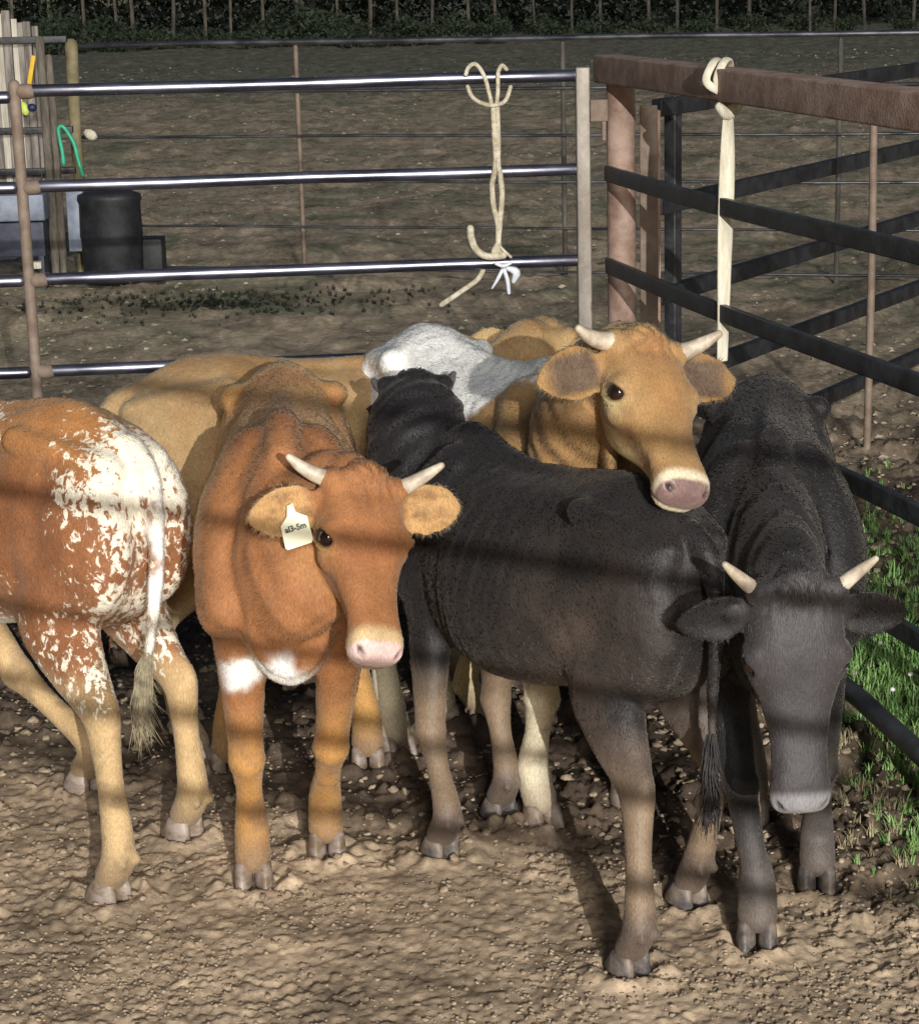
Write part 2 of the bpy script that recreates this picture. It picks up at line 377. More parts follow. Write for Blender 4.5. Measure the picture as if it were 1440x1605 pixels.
    for (d, q) in zip(ears, (1, -1)):
        D = nrm(np.array(d)@A); b = H((.022, q*.070, -.055)); Nn = nrm((hx*.55+hz*.8)-D*np.dot(hx*.55+hz*.8, D)); W = np.cross(Nn, D)
        nu, nv = 12, 9; top = []; bot = []
        for i in range(nu):
            u = i/(nu-1); wdt = ear_w*(sin(pi*min(1, (u*.93+.05))**1.0))**.62*(1 if u < .99 else .6)
            if u < .2: wdt = max(wdt*.9, .024)
            for j2 in range(nv):
                v = -1+2*j2/(nv-1)
                p = b+D*ear_len*u+W*wdt*v+Nn*(.42*wdt*v*v*(1-.4*u)-.05*u*u*ear_len)
                th = .0065*(1-.3*abs(v)); top.append(p+Nn*th); bot.append(p-Nn*th)
        v = top+bot; n = nu*nv; f = []
        for i in range(nu-1):
            for j2 in range(nv-1):
                a = i*nv+j2; f.append((a, a+1, a+nv+1, a+nv)); f.append((n+a, n+a+nv, n+a+nv+1, n+a+1))
        for i in range(nu-1):
            a = i*nv; f.append((a, a+nv, n+a+nv, n+a)); a += nv-1; f.append((a, n+a, n+a+nv, a+nv))
        for j2 in range(nv-1):
            f.append((j2, n+j2, n+j2+1, j2+1)); a = (nu-1)*nv+j2; f.append((a, a+1, n+a+1, n+a))
        mb.add(v, f); mb.add(*tube([b-D*.02, b+D*.05], [.03, .022]))
        EI.append((b, D, Nn, W))
    # tail
    T = tail or [(-.09, 0, .985), (-.15, 0, .94), (-.175, 0, .80), (-.165, 0, .62), (-.16, 0, .44)]
    T = [np.array(t, float) for t in T]
    mb.add(*tube(T, [.034, .030, .022, .017, .012][:len(T)] if len(T) <= 5 else [.03]*len(T), up=(1, 0, 0)))
    # one continuous skin
    me = bpy.data.meshes.new('raw'); me.from_pydata(mb.v, [], mb.f); me.update()
    bm = bmesh.new(); bm.from_mesh(me); bmesh.ops.recalc_face_normals(bm, faces=bm.faces); bm.to_mesh(me); bm.free()
    tmp = bpy.data.objects.new('raw', me); COL.objects.link(tmp)
    md = tmp.modifiers.new('r', 'REMESH'); md.mode = 'VOXEL'; md.voxel_size = .0062; md.use_smooth_shade = True
    dg = bpy.context.evaluated_depsgraph_get(); ev = tmp.evaluated_get(dg); m2 = bpy.data.meshes.new_from_object(ev)
    bpy.data.objects.remove(tmp); bpy.data.meshes.remove(me)
    nV = len(m2.vertices); V = np.empty(nV*3); m2.vertices.foreach_get('co', V); V = V.reshape(-1, 3)
    Ed = np.empty(len(m2.edges)*2, np.int64); m2.edges.foreach_get('vertices', Ed); Ed = Ed.reshape(-1, 2)
    deg = np.bincount(Ed.ravel(), minlength=nV)[:, None].clip(1)
    def lap(X):
        Y = np.zeros_like(X)
        for c in range(X.shape[1]): Y[:, c] = np.bincount(Ed[:, 0], X[Ed[:, 1], c], nV)+np.bincount(Ed[:, 1], X[Ed[:, 0], c], nV)
        return Y/deg-X
    def hc(V): return ((V-poll)@A.T)/HS
    h = hc(V); dh = np.sqrt(((h-np.array((.205, 0, -.08)))**2).sum(1))
    wbody = sstep(.27, .38, dh)*sstep(.28, .5, V[:, 2])
    for it in range(4): V += .5*lap(V)
    for it in range(26): V += .5*wbody[:, None]*lap(V)
    wmid = sstep(.25, .32, dh)*(1-wbody)
    for it in range(4): V += .5*wmid[:, None]*lap(V)
    def normals():
        m2.vertices.foreach_set('co', V.ravel()); m2.update()
        n = np.empty(nV*3); m2.vertex_normals.foreach_get('vector', n); return n.reshape(-1, 3)
    eartip = (sstep(.095, .115, abs(h[:, 1]))*(abs(h[:, 0]-.03) < .13)*(h[:, 2] > -.16)*(abs(h[:, 1]) < .30))[:, None]
    for it in range(14): V += .5*eartip*lap(V); V -= .52*eartip*lap(V)
    Nv = normals()
    # hide relief: ribs, shoulder and flank folds, loose skin
    side = sstep(.1, .19, abs(V[:, 1]))*sstep(.5, .6, V[:, 2])*(1-sstep(.93, .99, V[:, 2]))
    rib = np.sin((V[:, 0]+.12*V[:, 2])*2*pi/.062)*sstep(.30, .36, V[:, 0])*(1-sstep(.64, .72, V[:, 0]))
    V += Nv*(side*rib*.0024*thin+wbody*.0045*fbm(V*np.array((9, 9, 6)), 3)+wbody*.0018*fbm(V*45, 2))[:, None]
    sd_ = sstep(.06, .13, abs(V[:, 1]))
    def dimple(x0, z0, rx, rz): return np.exp(-((V[:, 0]-x0)/rx)**2-((V[:, 2]-z0)/rz)**2)*sd_
    V -= Nv*(thin*(.016*dimple(.275, .94, .055, .07)+.008*dimple(.70, .74, .03, .16)+.007*dimple(.02, .90, .05, .035)+.006*dimple(.16, .74, .035, .13)) - .006*dimple(.80, .80, .05, .14)-.005*dimple(.175, 1.02, .035, .03))[:, None]*(dh > .38)[:, None]
    nk = sstep(.90, 1.0, V[:, 0])*sstep(.24, .30, dh)
    V += Nv*(nk*.0022*wr*np.sin(fbm(V*6, 2)*5+(V[:, 2]*.6+V[:, 0])*2*pi/.075))[:, None]
    # face: eyes, nostrils, mouth
    h = hc(V); eyes = []
    facew = (1-sstep(.24, .29, dh))
    V += Nv*(facew*.0016*fbm(h*np.array((30, 30, 30)), 3))[:, None]
    crown = np.exp(-((h[:, 0]-.0)/.05)**2-(h[:, 1]/.06)**2)*(h[:, 2] > -.03)
    V += Nv*(crown*.006*np.sin(h[:, 1]*240+5*fbm(h*30, 2)))[:, None]*.6
    dent = np.zeros(nV)
    for q in (1, -1):
        e = np.array((.133, 0, -.042)); m_ = (h[:, 1]*q > .02)*(dh < .3)
        dx = (h[:, 0]-e[0]); dz = (h[:, 2]-e[2]); dz2 = dz-.25*dx
        r = np.sqrt((dx/.025)**2+(dz2/.018)**2)
        near = m_ & (r < .6); ys = np.abs(h[near, 1]).max() if near.any() else .085
        # keep off the ear shell
        near = m_ & (r < .6) & (abs(h[:, 1]) < .115); ys = np.median(abs(h[near, 1])) if near.any() else .088
        sel = m_ & (abs(h[:, 1]) < .12)
        out = np.array((0, q, 0.))@A
        V += out*(np.where(sel, -.013*np.clip(1-r*r, 0, 1)+.0055*np.exp(-((r-1.25)/.28)**2)*(1+.5*(dz2 > 0)), 0))[:, None]
        dent = np.maximum(dent, np.where(sel, 1-sstep(.95, 1.35, r), 0))
        eyes.append((H((e[0], q*(ys-.0120), e[2]+.001)), q))
        nz = np.array((.404, q*.038, -.064)); rn = np.sqrt(((h[:, 0]-nz[0])/.020)**2+((h[:, 1]-nz[1])/.013)**2+((h[:, 2]-nz[2]-.5*(abs(h[:, 1])-.038))/.010)**2)
        V -= Nv*(np.clip(1-rn*rn, 0, 1)*.014)[:, None]
        dent = np.maximum(dent, 1-sstep(.6, 1.1, rn))
    mouth = np.exp(-((h[:, 2]+.108-.06*(h[:, 0]-.4))/.0045)**2)*sstep(.31, .33, h[:, 0])*facew
    mouth = np.where(h[:, 0] < .43, mouth, 0); mouth *= (dh < .34)
    V -= Nv*(mouth*.004)[:, None]
    # coat map
    h = hc(V); earm = np.zeros(nV); earin = np.zeros(nV)
    for (b, D, Nn, W) in EI:
        u = (V-b)@D; vv = (V-b)@W; nn = (V-b)@Nn
        on = (u > .022) & (u < .22) & (abs(vv) < .075) & (nn > -.022) & (nn < .04)
        earm = np.maximum(earm, on*sstep(.02, .05, u))
        earin = np.maximum(earin, on*((Nv@Nn) > 0)*(1-sstep(.030, .050, abs(vv)))*sstep(.02, .04, u)*(1-sstep(.11, .16, u)))
    z0 = np.zeros(nV)
    ctx = dict(x=V[:, 0], y=V[:, 1], z=V[:, 2], hx=h[:, 0], hy=h[:, 1], hz=h[:, 2], dh=dh, ear=earm, earin=earin, dent=dent, mouth=mouth, V=V, N=Nv, n1=fbm(V*7, 4), n2=fbm(V*22+5, 4), head=facew*(1-sstep(.085, .12, abs(h[:, 1])))*(h[:, 2] > -.21))
    col, spk = coat(ctx)
    mzl = sstep(.375, .392, h[:, 0]+.004*ctx['n2'])*(h[:, 2] > -.120)*(dh < .30)
    mzl = mzl*sstep(-.112, -.10, h[:, 2])
    wet = mzl*.9
    col = col*(1-.85*dent[:, None])*(1-.5*mouth[:, None])
    # dried mud on the shanks
    mud = sstep(.16, .02, V[:, 2]+.05*ctx['n1'])*.75
    mud = np.maximum(mud, .45*sstep(.1, .4, ctx['n2'])*sstep(.5, .2, V[:, 2]))
    if black: mud *= .6
    col = col*(1-mud[:, None])+np.array((.20, .145, .10))*mud[:, None]*(.75 if black else 1)
    V *= s
    m2.vertices.foreach_set('co', V.ravel()); m2.update()
    ca = m2.color_attributes.new('coat', 'FLOAT_COLOR', 'POINT'); buf = np.ones((nV, 4)); buf[:, :3] = np.clip(col, .003, .95); ca.data.foreach_set('color', buf.ravel())
    for nm_, arr in (('spk', spk), ('wet', wet)):
        at = m2.attributes.new(nm_, 'FLOAT', 'POINT'); at.data.foreach_set('value', np.asarray(arr, float)*np.ones(nV))
    m2.materials.clear(); m2.materials.append(MT['coat_black' if black else 'coat']); m2.shade_smooth()
    top = empty('calf', tuple(root), label, 'calf', group, yw)
    m2.name = 'body'; bo = bpy.data.objects.new('body', m2); COL.objects.link(bo); bo.parent = top
    # short lying hair
    if SC.get('no_hair') is None:
        rs = np.random.RandomState(nV % 9973); sel = np.nonzero((wet < .1) & (dent < .25) & (mouth < .3) & (V[:, 2] > .06*s))[0]
        sel = rs.choice(sel, int(len(sel)*(.75 if black else 1.25))); Pn = Nv[sel]; W_ = V[sel]
        fl = np.tile(np.array((-.75, 0, -.55)), (len(sel), 1)); lz = sstep(.55, .42, W_[:, 2]/s)[:, None]; fl = fl*(1-lz)+np.array((-.05, 0, -1.))*lz
        hh = h[sel]; fh = c_head = ctx['head'][sel][:, None]; fl = fl*(1-fh)+(np.where(hh[:, :1] > .10, 1, -1)*hx)*fh
        fl += rs.normal(0, .22, fl.shape)+.5*np.stack([fbm(W_*14+k*31, 2) for k in range(3)], 1); Tn = fl-Pn*(fl*Pn).sum(1)[:, None]; Tn /= np.linalg.norm(Tn, axis=1)[:, None]+1e-6
        Ln = (.015*(1-fh[:, 0])*(1-.45*lz[:, 0])+.008*fh[:, 0]+.014*crown[sel]+.004*earm[sel])*rs.uniform(.6, 1.25, len(sel))*s*(.55 if black else .72)
        side_ = np.cross(Pn, Tn); W_ = W_+Tn*rs.uniform(-.004, .004, (len(sel), 1))+side_*rs.uniform(-.004, .004, (len(sel), 1))-Pn*.0006
        lift_ = rs.uniform(.06, .26, (len(sel), 1)); L2_ = Ln[:, None]
        pts_ = np.stack([W_, W_+Tn*L2_*.5+Pn*L2_*lift_*.8, W_+Tn*L2_+Pn*L2_*lift_], 1).reshape(-1, 3)
        hc_ = bpy.data.hair_curves.new('coat_hair'); hc_.add_curves([3]*len(sel)); hc_.attributes['position'].data.foreach_set('vector', pts_.ravel().astype(np.float32))
        ra = hc_.attributes.get('radius') or hc_.attributes.new('radius', 'FLOAT', 'POINT'); ra.data.foreach_set('value', np.tile(np.array((.00065, .0005, .0001), np.float32), len(sel)))
        hcol = hc_.attributes.new('coat', 'FLOAT_COLOR', 'CURVE'); hb_ = np.ones((len(sel), 4), np.float32); hb_[:, :3] = np.clip(col[sel]*(.62 if black else 1.), .003, .95)*rs.uniform(.82, 1.15, (len(sel), 1)); hcol.data.foreach_set('color', hb_.ravel())
        hs_ = hc_.attributes.new('spk', 'FLOAT', 'CURVE'); hs_.data.foreach_set('value', (np.asarray(spk, float)*np.ones(nV))[sel].astype(np.float32))
        hc_.materials.append(MT['hair_black' if black else 'hair']); ho = bpy.data.objects.new('coat_hair', hc_); COL.objects.link(ho); ho.parent = top
    # eyes
    for p, q in eyes:
        v, f = ellips((0, 0, 0), (.0205, .0205, .0205), n=20, m=14)
        mesh_obj('eye', [np.array(a)*s+p*s for a in v], f, MT['eye'], top)
    # horns
    for (d, q) in zip(horns, (1, -1)):
        if d is None: continue
        b = H((.002, q*.068, .000)); dd = np.array(d)@A*horn_len
        P = [b+nrm(dd)*.004, b+dd*.35+hz*-.006, b+dd*.7, b+dd+hz*.012]
        v, f = tube([p*s for p in P], [horn_r*s, horn_r*.9*s, horn_r*.70*s, horn_r*.40*s], n=14, sub=5)
        o = mesh_obj('horn', v, f, MT[horn_mat], top)
    # hooves: two claws each
    for k, (hp, fd) in HP.items():
        mbh = MB(); lat = np.array((-fd[1], fd[0], 0.))
        for q in (1, -1):
            rings = []
            for zz, fx, bx, hw_ in ((.0, .052, -.046, .0215), (.010, .051, -.047, .0225), (.032, .037, -.046, .0205), (.052, .022, -.042, .0185), (.060, .014, -.034, .013)):
                ring = []
                for t in np.linspace(0, 2*pi, 14, endpoint=False):
                    cx = cos(t); x_ = (fx if cx > 0 else -bx)*cx; y_ = hw_*sin(t)*(1-.45*max(cx, 0)**2)
                    ring.append(hp+fd*x_+lat*(q*(.0235+.004*max(cx, 0))+y_)+np.array((0, 0, zz-.006)))
                rings.append(ring)
            mbh.add(*loft(rings))
        o = mesh_obj('hoof', [np.array(v)*s for v in mbh.v], mbh.f, MT[hoof_mat], top)
    # tail switch
    ms = MB(); T1 = T[-1]; dT = nrm(T[-1]-T[-2])
    for i in range(260):
        a = RS.uniform(0, 2*pi); r = RS.uniform(0, .014); L_ = RS.uniform(.07, .19); sp = RS.uniform(.1, .6)
        o_ = np.array((cos(a), sin(a), 0))
        st_ = T1+dT*RS.uniform(-.09, .0)+o_*r*.8
        e1 = st_+dT*L_*.5+o_*.022*sp+RS.normal(0, .003, 3); e2 = st_+np.array((dT[0]*.3, dT[1]*.3, -1))*L_+o_*.012*sp+RS.normal(0, .014, 3)*np.array((1, 1, .3))
        ms.add(*tube([st_*s, e1*s, e2*s], [.0017, .0018, .0004], n=4, sub=3, roundcap=False))
    mesh_obj('tail_switch', ms.v, ms.f, MT[tail_switch], top)
    return top, H, L, s, A, EI

def mixc(a, b, t): t = np.clip(t, 0, 1)[:, None]; return a*(1-t)+np.array(b)*t
def base(c, col): return np.ones((len(c['x']), 1))*np.array(col)
RED = (.315, .135, .053); TAN = (.46, .26, .085); CREAM = (.66, .52, .28); WHITE = (.90, .89, .85); BLK = (.017, .0155, .0165); BRN = (.115, .085, .065)

def coat_red(c):
    k = base(c, RED)
    k = mixc(k, (.46, .25, .085), sstep(-.1, .4, c['n1']+.25)*sstep(1.0, .3, c['x'])*.8)
    k = mixc(k, (.50, .32, .12), sstep(.25, .1, c['x'])*sstep(.85, 1.0, c['z'])*.8)
    k = mixc(k, (.17, .065, .03), np.exp(-((c['x']-.80)/.09)**2)*sstep(.98, 1.05, c['z']+.03*c['n1'])*.65*(1-c['head']))
    k = mixc(k, (.56, .30, .095), sstep(.50, .28, c['z'])*.7*(1-c['head']))
    # white on brisket, chest, belly and inner thigh
    k = mixc(k, WHITE, sstep(.0, .035, .055-abs(c['z']-.555+.30*(abs(c['y'])-.07))+.03*c['n2'])*sstep(.86, .93, c['x'])*(1-c['head'])*sstep(.0, .04, c['y']*-1+.02+.1*c['n1']+.02))
    k = mixc(k, WHITE, sstep(.56, .50, c['z']+.04*c['n2'])*sstep(.06, .2, c['x'])*sstep(.70, .6, c['x'])*(c['z'] > .36)*(1-c['head']))
    k = mixc(k, WHITE, np.exp(-((c['x']-1.0)/.05)**2-(c['y']/.035)**2)*sstep(.60, .57, c['z'])*2*(1-c['head']))
    hd = c['head']
    k = mixc(k, (.31, .115, .045), hd*np.exp(-((c['hx']-.17)/.055)**2)*(c['hz'] > -.05)*.6)
    k = mixc(k, (.60, .44, .24), hd*sstep(.345, .378, c['hx'])*.85)
    k = mixc(k, (.56, .34, .12), hd*sstep(-.09, -.13, c['hz'])*sstep(-.19, -.16, c['hz'])*.12)
    k = mixc(k, (.70, .50, .46), hd*sstep(.385, .398, c['hx'])*sstep(-.125, -.105, c['hz']))
    k = mixc(k, (.60, .38, .14), hd*np.exp(-((c['hx']-.133)/.034)**2-((c['hz']+.052)/.026)**2)*.8)
    k = mixc(k, (.50, .31, .13), c['ear']*.75)
    k = mixc(k, (.24, .13, .055), c['earin']*sstep(-.15, .3, fbm(c['V']*np.array((45, 45, 90)), 3))*.8)
    return k, c['x']*0
def coat_roan(c):
    k = base(c, (.265, .11, .047))
    k = mixc(k, (.50, .24, .08), sstep(.9, 1.05, c['z'])*.6)
    k = mixc(k, (.56, .385, .195), sstep(.52, .40, c['z']+.03*c['n2']))
    k = mixc(k, WHITE, sstep(.0, .06, -c['x']-.125-1.1*np.maximum(abs(c['y']-.0)-.035, 0)-.08*c['n2'])*sstep(.35, .45, c['z']))       # rear of rump and tail
    k = mixc(k, (.24, .18, .09), sstep(.34, .44, c['z'])*sstep(.62, .5, c['z'])*sstep(.02, -.10, c['x'])*.55*sstep(-.3, .3, c['n1']))
    k = mixc(k, (.72, .68, .58), sstep(.60, .50, c['z']+.06*c['n1'])*sstep(.22, .30, c['x'])*(c['x'] < .8)*(c['z'] > .43))
    spk = .37+.09*np.exp(-((c['x']+.02)/.15)**2-((c['z']-.97)/.15)**2)+.13*np.exp(-((c['x']+.10)/.07)**2)*sstep(.4, .55, c['z'])*(1-.7*sstep(.08, .16, c['y']))
    spk += .10*np.exp(-((c['z']-.55)/.13)**2)*sstep(.3, .1, c['x'])
    spk += .14*np.exp(-((c['x']-.42)/.10)**2)
    spk -= .22*np.exp(-((c['x']-.13)/.08)**2-((c['z']-.82)/.17)**2)
    spk += .16*c['n1']
    spk = np.where(c['z'] < .40, 0, spk)
    return k, spk
def coat_tan(c):
    k = base(c, (.29, .17, .075)); k = mixc(k, (.37, .25, .12), sstep(-.2, .4, c['n1'])*.8)
    k = mixc(k, (.62, .50, .30), sstep(.5, .3, c['z'])*(1-c['head'])); k = mixc(k, (.50, .33, .15), c['ear'])
    return k, c['x']*0
def coat_pied(c):
    k = base(c, (.31, .18, .075)); k = mixc(k, (.38, .235, .10), sstep(-.2, .4, c['n1']))
    wh = sstep(.915, .955, c['z']+.035*c['n2']+.035*c['n1']-.13*sstep(.58, .76, c['x'])+.50*sstep(.30, .15, c['x']))*sstep(1.10, 1.0, c['x']+.04*c['n2'])
    k = mixc(k, WHITE, wh*(1-c['head']))
    k = mixc(k, (.76, .67, .48), sstep(.5, .35, c['z'])*(1-c['head']))
    hd = c['head']
    k = mixc(k, (.40, .235, .10), hd*.6); k = mixc(k, (.30, .13, .05), hd*np.exp(-((c['hx']-.03)/.05)**2-(c['hy']/.045)**2)*.7)
    k = mixc(k, (.38, .19, .07), hd*np.exp(-((c['hx']-.15)/.08)**2-(c['hy']/.05)**2)*.6)
    k = mixc(k, (.62, .50, .26), hd*np.exp(-((c['hx']-.133)/.04)**2-((c['hz']+.06)/.03)**2))
    k = mixc(k, (.62, .46, .20), hd*sstep(-.10, -.14, c['hz'])*sstep(.1, .2, c['hx']))
    k = mixc(k, (.74, .64, .46), hd*sstep(.362, .384, c['hx'])*.9)
    k = mixc(k, (.22, .14, .13), hd*sstep(.390, .40, c['hx'])*sstep(-.110, -.10, c['hz']))
    k = mixc(k, (.30, .17, .065), c['ear']*.8); k = mixc(k, (.075, .055, .045), c['earin']*.85)
    return k, c['x']*0
def coat_black_brown(c):
    k = base(c, BLK)
    t = np.exp(-((c['x']-.10)/.22)**2-((c['z']-.72)/.20)**2)*.75+sstep(.62, .48, c['z'])*.8*sstep(.9, .3, c['x'])
    k = mixc(k, (.125, .093, .075), np.clip(t, 0, 1)*sstep(-.7, .3, c['n1']))
    k = mixc(k, (.24, .17, .11), sstep(.50, .36, c['z']+.05*c['n1']))
    k = mixc(k, (.12, .09, .075), sstep(.18, .10, c['z']))
    return k, c['x']*0
def coat_black(c):
    k = base(c, BLK); k = mixc(k, (.05, .045, .045), sstep(.0, .5, c['n1'])*.5)
    k = mixc(k, (.10, .085, .08), sstep(.30, .12, c['z']+.04*c['n1']))
    k = mixc(k, (.16, .12, .09), sstep(.45, .3, c['z'])*(c['x'] < .4)*.8)
    hd = c['head']; k = mixc(k, (.055, .048, .05), hd*.8)
    k = mixc(k, (.27, .26, .27), hd*sstep(.375, .395, c['hx'])*(c['hz'] > -.115))
    k = mixc(k, (.10, .085, .075), hd*np.exp(-((c['hx']-.133)/.05)**2-((c['hz']+.07)/.03)**2)*.5)
    k = mixc(k, (.020, .018, .018), c['ear']*.6)
    return k, c['x']*0

calves = {}; HOOFS = []
#A
calves['A'] = build_calf('red and white speckled calf at the left edge, seen from behind, tail hanging', (-.83, 5.02), 140, 1.02,
    {'LH': (-.845, 4.72), 'RH': (-.715, 5.09), 'RF': (-1.02, 5.43), 'LF': (-1.45, 5.30)}, (-1.85, 5.9, 1.12), (-2.15, 6.0, .86), coat_roan,
    tail=[(-.07, 0, 1.0), (-.14, .0, .93), (-.165, .015, .76), (-.165, .045, .58), (-.155, .07, .46)])
#B
calves['B'] = build_calf('plain tan calf standing side-on behind the others, only its rump, back and ears showing', (-.80, 5.78), 14, 1.0,
    {'RH': (-.72, 5.60), 'LH': (-.80, 5.95), 'RF': (.05, 5.88), 'LF': (.0, 6.10)}, (.26, 6.10, 1.07), (.40, 6.30, .78), coat_tan, horns=(None, None), group='calves crowded together in the pen', tail_switch='switch_red')
#C
calves['C'] = build_calf('red-brown calf with pale horns and a cream tag in its ear, facing front', (-.455, 5.62), -86, 1.03,
    {'RF': (-.51, 4.78), 'LF': (-.345, 4.95), 'RH': (-.645, 5.52), 'LH': (-.265, 5.54)}, (-.200, 4.52, 1.020), (-.142, 4.26, .765), coat_red, roll=-.40, hs3=(.90, 1.10, .97),
    horns=((-.03, .075, .060), (-.045, -.095, -.018)), horn_r=.019, ears=((.05, 1, .48), (.25, -1, -.38)), toe={'RH': -10}, tail_switch='switch_red', fat=.98)
# cream ear tag on the calf's right ear
_t, _H, _L, _s, _A, _EI = calves['C']
b, D, Nn, W = _EI[1]
up_ = nrm(np.array((0, 0, 1.))-Nn*Nn[2]); up_ = nrm(up_+.16*np.cross(Nn, up_)); sx_ = np.cross(up_, Nn)
c0 = b+D*.078+Nn*.026-up_*.034
out2 = [(-.006, .048), (.006, .050), (.009, .030), (.030, .016), (.031, -.034), (.026, -.040), (-.027, -.041), (-.031, -.036), (-.030, .010), (-.012, .026)]
tv_ = [(c0+sx_*x+up_*y+Nn*d)*_s for d in (-.001, .001) for x, y in out2]; k_ = len(out2)
tg = mesh_obj('ear_tag', tv_, [tuple(range(k_))[::-1], tuple(range(k_, 2*k_))]+[(i, (i+1) % k_, k_+(i+1) % k_, k_+i) for i in range(k_)], MT['tag'], _t, smooth=False)
tg['label'] = 'cream plastic ear tag with small dark handwriting'
cu = bpy.data.curves.new('writing', 'FONT'); cu.body = 'al3-5m'; cu.size = .017; cu.align_x = 'CENTER'; cu.extrude = .0003; cu.offset = .0006
co = bpy.data.objects.new('writing', cu); COL.objects.link(co)
mw = bpy.data.meshes.new_from_object(co.evaluated_get(bpy.context.evaluated_depsgraph_get())); bpy.data.objects.remove(co)
mw.materials.clear(); mw.materials.append(MT['ink']); wo = bpy.data.objects.new('writing', mw); COL.objects.link(wo)
Mw = np.stack([sx_, up_, Nn], 1); Q_ = np.array([v.co[:] for v in mw.vertices]); Q_ = ((Q_+np.array((0, -.006, 0)))@Mw.T+c0+Nn*.0016)*_s
for v_, q_ in zip(mw.vertices, Q_): v_.co = q_
wo.parent = tg
v, f = ellips((c0+up_*.044+Nn*.002)*_s, (.006, .006, .006), n=10, m=6); mesh_obj('button', v, f, MT['tag'], tg)

#D
calves['D'] = build_calf('black calf with brown flank in the middle, rump towards the right, head turned away', (.445, 4.50), 123, .93,
    {'LH': (.337, 4.28), 'RH': (.50, 4.62), 'LF': (-.07, 4.93), 'RF': (.08, 5.17)}, (-.105, 5.40, 1.07), (-.12, 5.72, .93), coat_black_brown, black=True, hoof_mat='hoof_dark',
    horns=((-.0, .035, .0), (-.0, -.03, .012)), ears=((1.0, .0, -.3), (1.0, -.0, -.3)), ear_len=.085, horn_mat='horn_dark', tail_switch='switch_black', neck_w=1.7)
#E
calves['E'] = build_calf('black calf at the right with short pale horns, head lowered towards the ground', (.79, 5.45), -97, 1.0,
    {'RF': (.63, 4.39), 'LF': (.81, 4.68), 'RH': (.715, 5.10), 'LH': (.93, 5.5)}, (.673, 4.17, .862), (.680, 4.03, .41), coat_black, hs3=(1.06, 1.12, 1.0), black=True, hoof_mat='hoof_dark',
    horns=((-.06, .075, .03), (-.06, -.075, .03)), ears=((.25, 1, -.1), (.25, -1, -.1)), horn_r=.017, tail_switch='switch_black')
#F
calves['F'] = build_calf('brown calf with white back resting its chin on the black calf', (-.13, 5.95), -63, 1.06,
    {'RF': (.19, 5.10), 'LF': (.42, 5.22), 'RH': (-.185, 5.63), 'LH': (-.06, 5.86)}, (.415, 4.68, 1.275), (.500, 4.42, 1.09), coat_pied, roll=-.34, hs3=(.86, 1.14, .98), neck_w=1.35, neck_mid=(.30, 4.96, 1.05),
    horns=((-.01, .075, .055), (.0, -.10, .0)), horn_r=.021, ears=((.1, 1, .28), (.28, -1, -.30)), tail_switch='switch_white')

# ---------------------------------------------------------------- ground: one sheet, fine near the pen
def gheight(x, y, tag_=0):
    rim = 0*x
    for (a_, b_) in HOOFS:
        d_ = np.hypot(x-a_, y-b_-.01); rim = rim+.014*np.exp(-((d_-.085)/.028)**2)*(1+.8*vnoise(np.stack([x*30, y*30, 0*x], 1)))-.012*np.exp(-(d_/.05)**2)
    p = np.stack([x, y, np.zeros_like(x)], 1)
    near = 1-sstep(9, 16, y)
    churn = sstep(-.25, .45, y-4.95+.5*x+.30*fbm(p*1.6+3, 3))                       # trampled behind, raked smooth in front
    big = .030*fbm(p*1.1+9, 3)
    c1 = fbm(p*np.array((6, 6, 1))+2, 4); c2 = fbm(p*np.array((19, 19, 1))+40, 4)
    lump = np.maximum(c1, -.15)*.05; crumb = np.maximum(c2+.05, 0)*.045; fl_ = sstep(-.1, .25, fbm(p*3.1+31, 3)); fine = (.25+.75*fl_)*(.017*np.abs(fbm(p*21+7, 3))**.6+.009*np.abs(fbm(p*52+3, 2))**.6+.004*fbm(p*110, 2)-.012)*near
    pits = -.055*sstep(.30, .62, fbm(p*4.3+70, 2))
    z = big*.45+(.09+.91*churn)*(lump*.85+crumb*.95)+pits*churn*.9+.006*fbm(p*60, 3)*near
    z = z-.012+fine*(.62+.75*churn)+rim
    far = sstep(9, 14, y)
    z = z*(1-far)+far*(.06*fbm(p*.8, 3)+.09*np.maximum(fbm(p*np.array((4.5, 4, 1)), 4, .6), -.05)-.01)
    return z
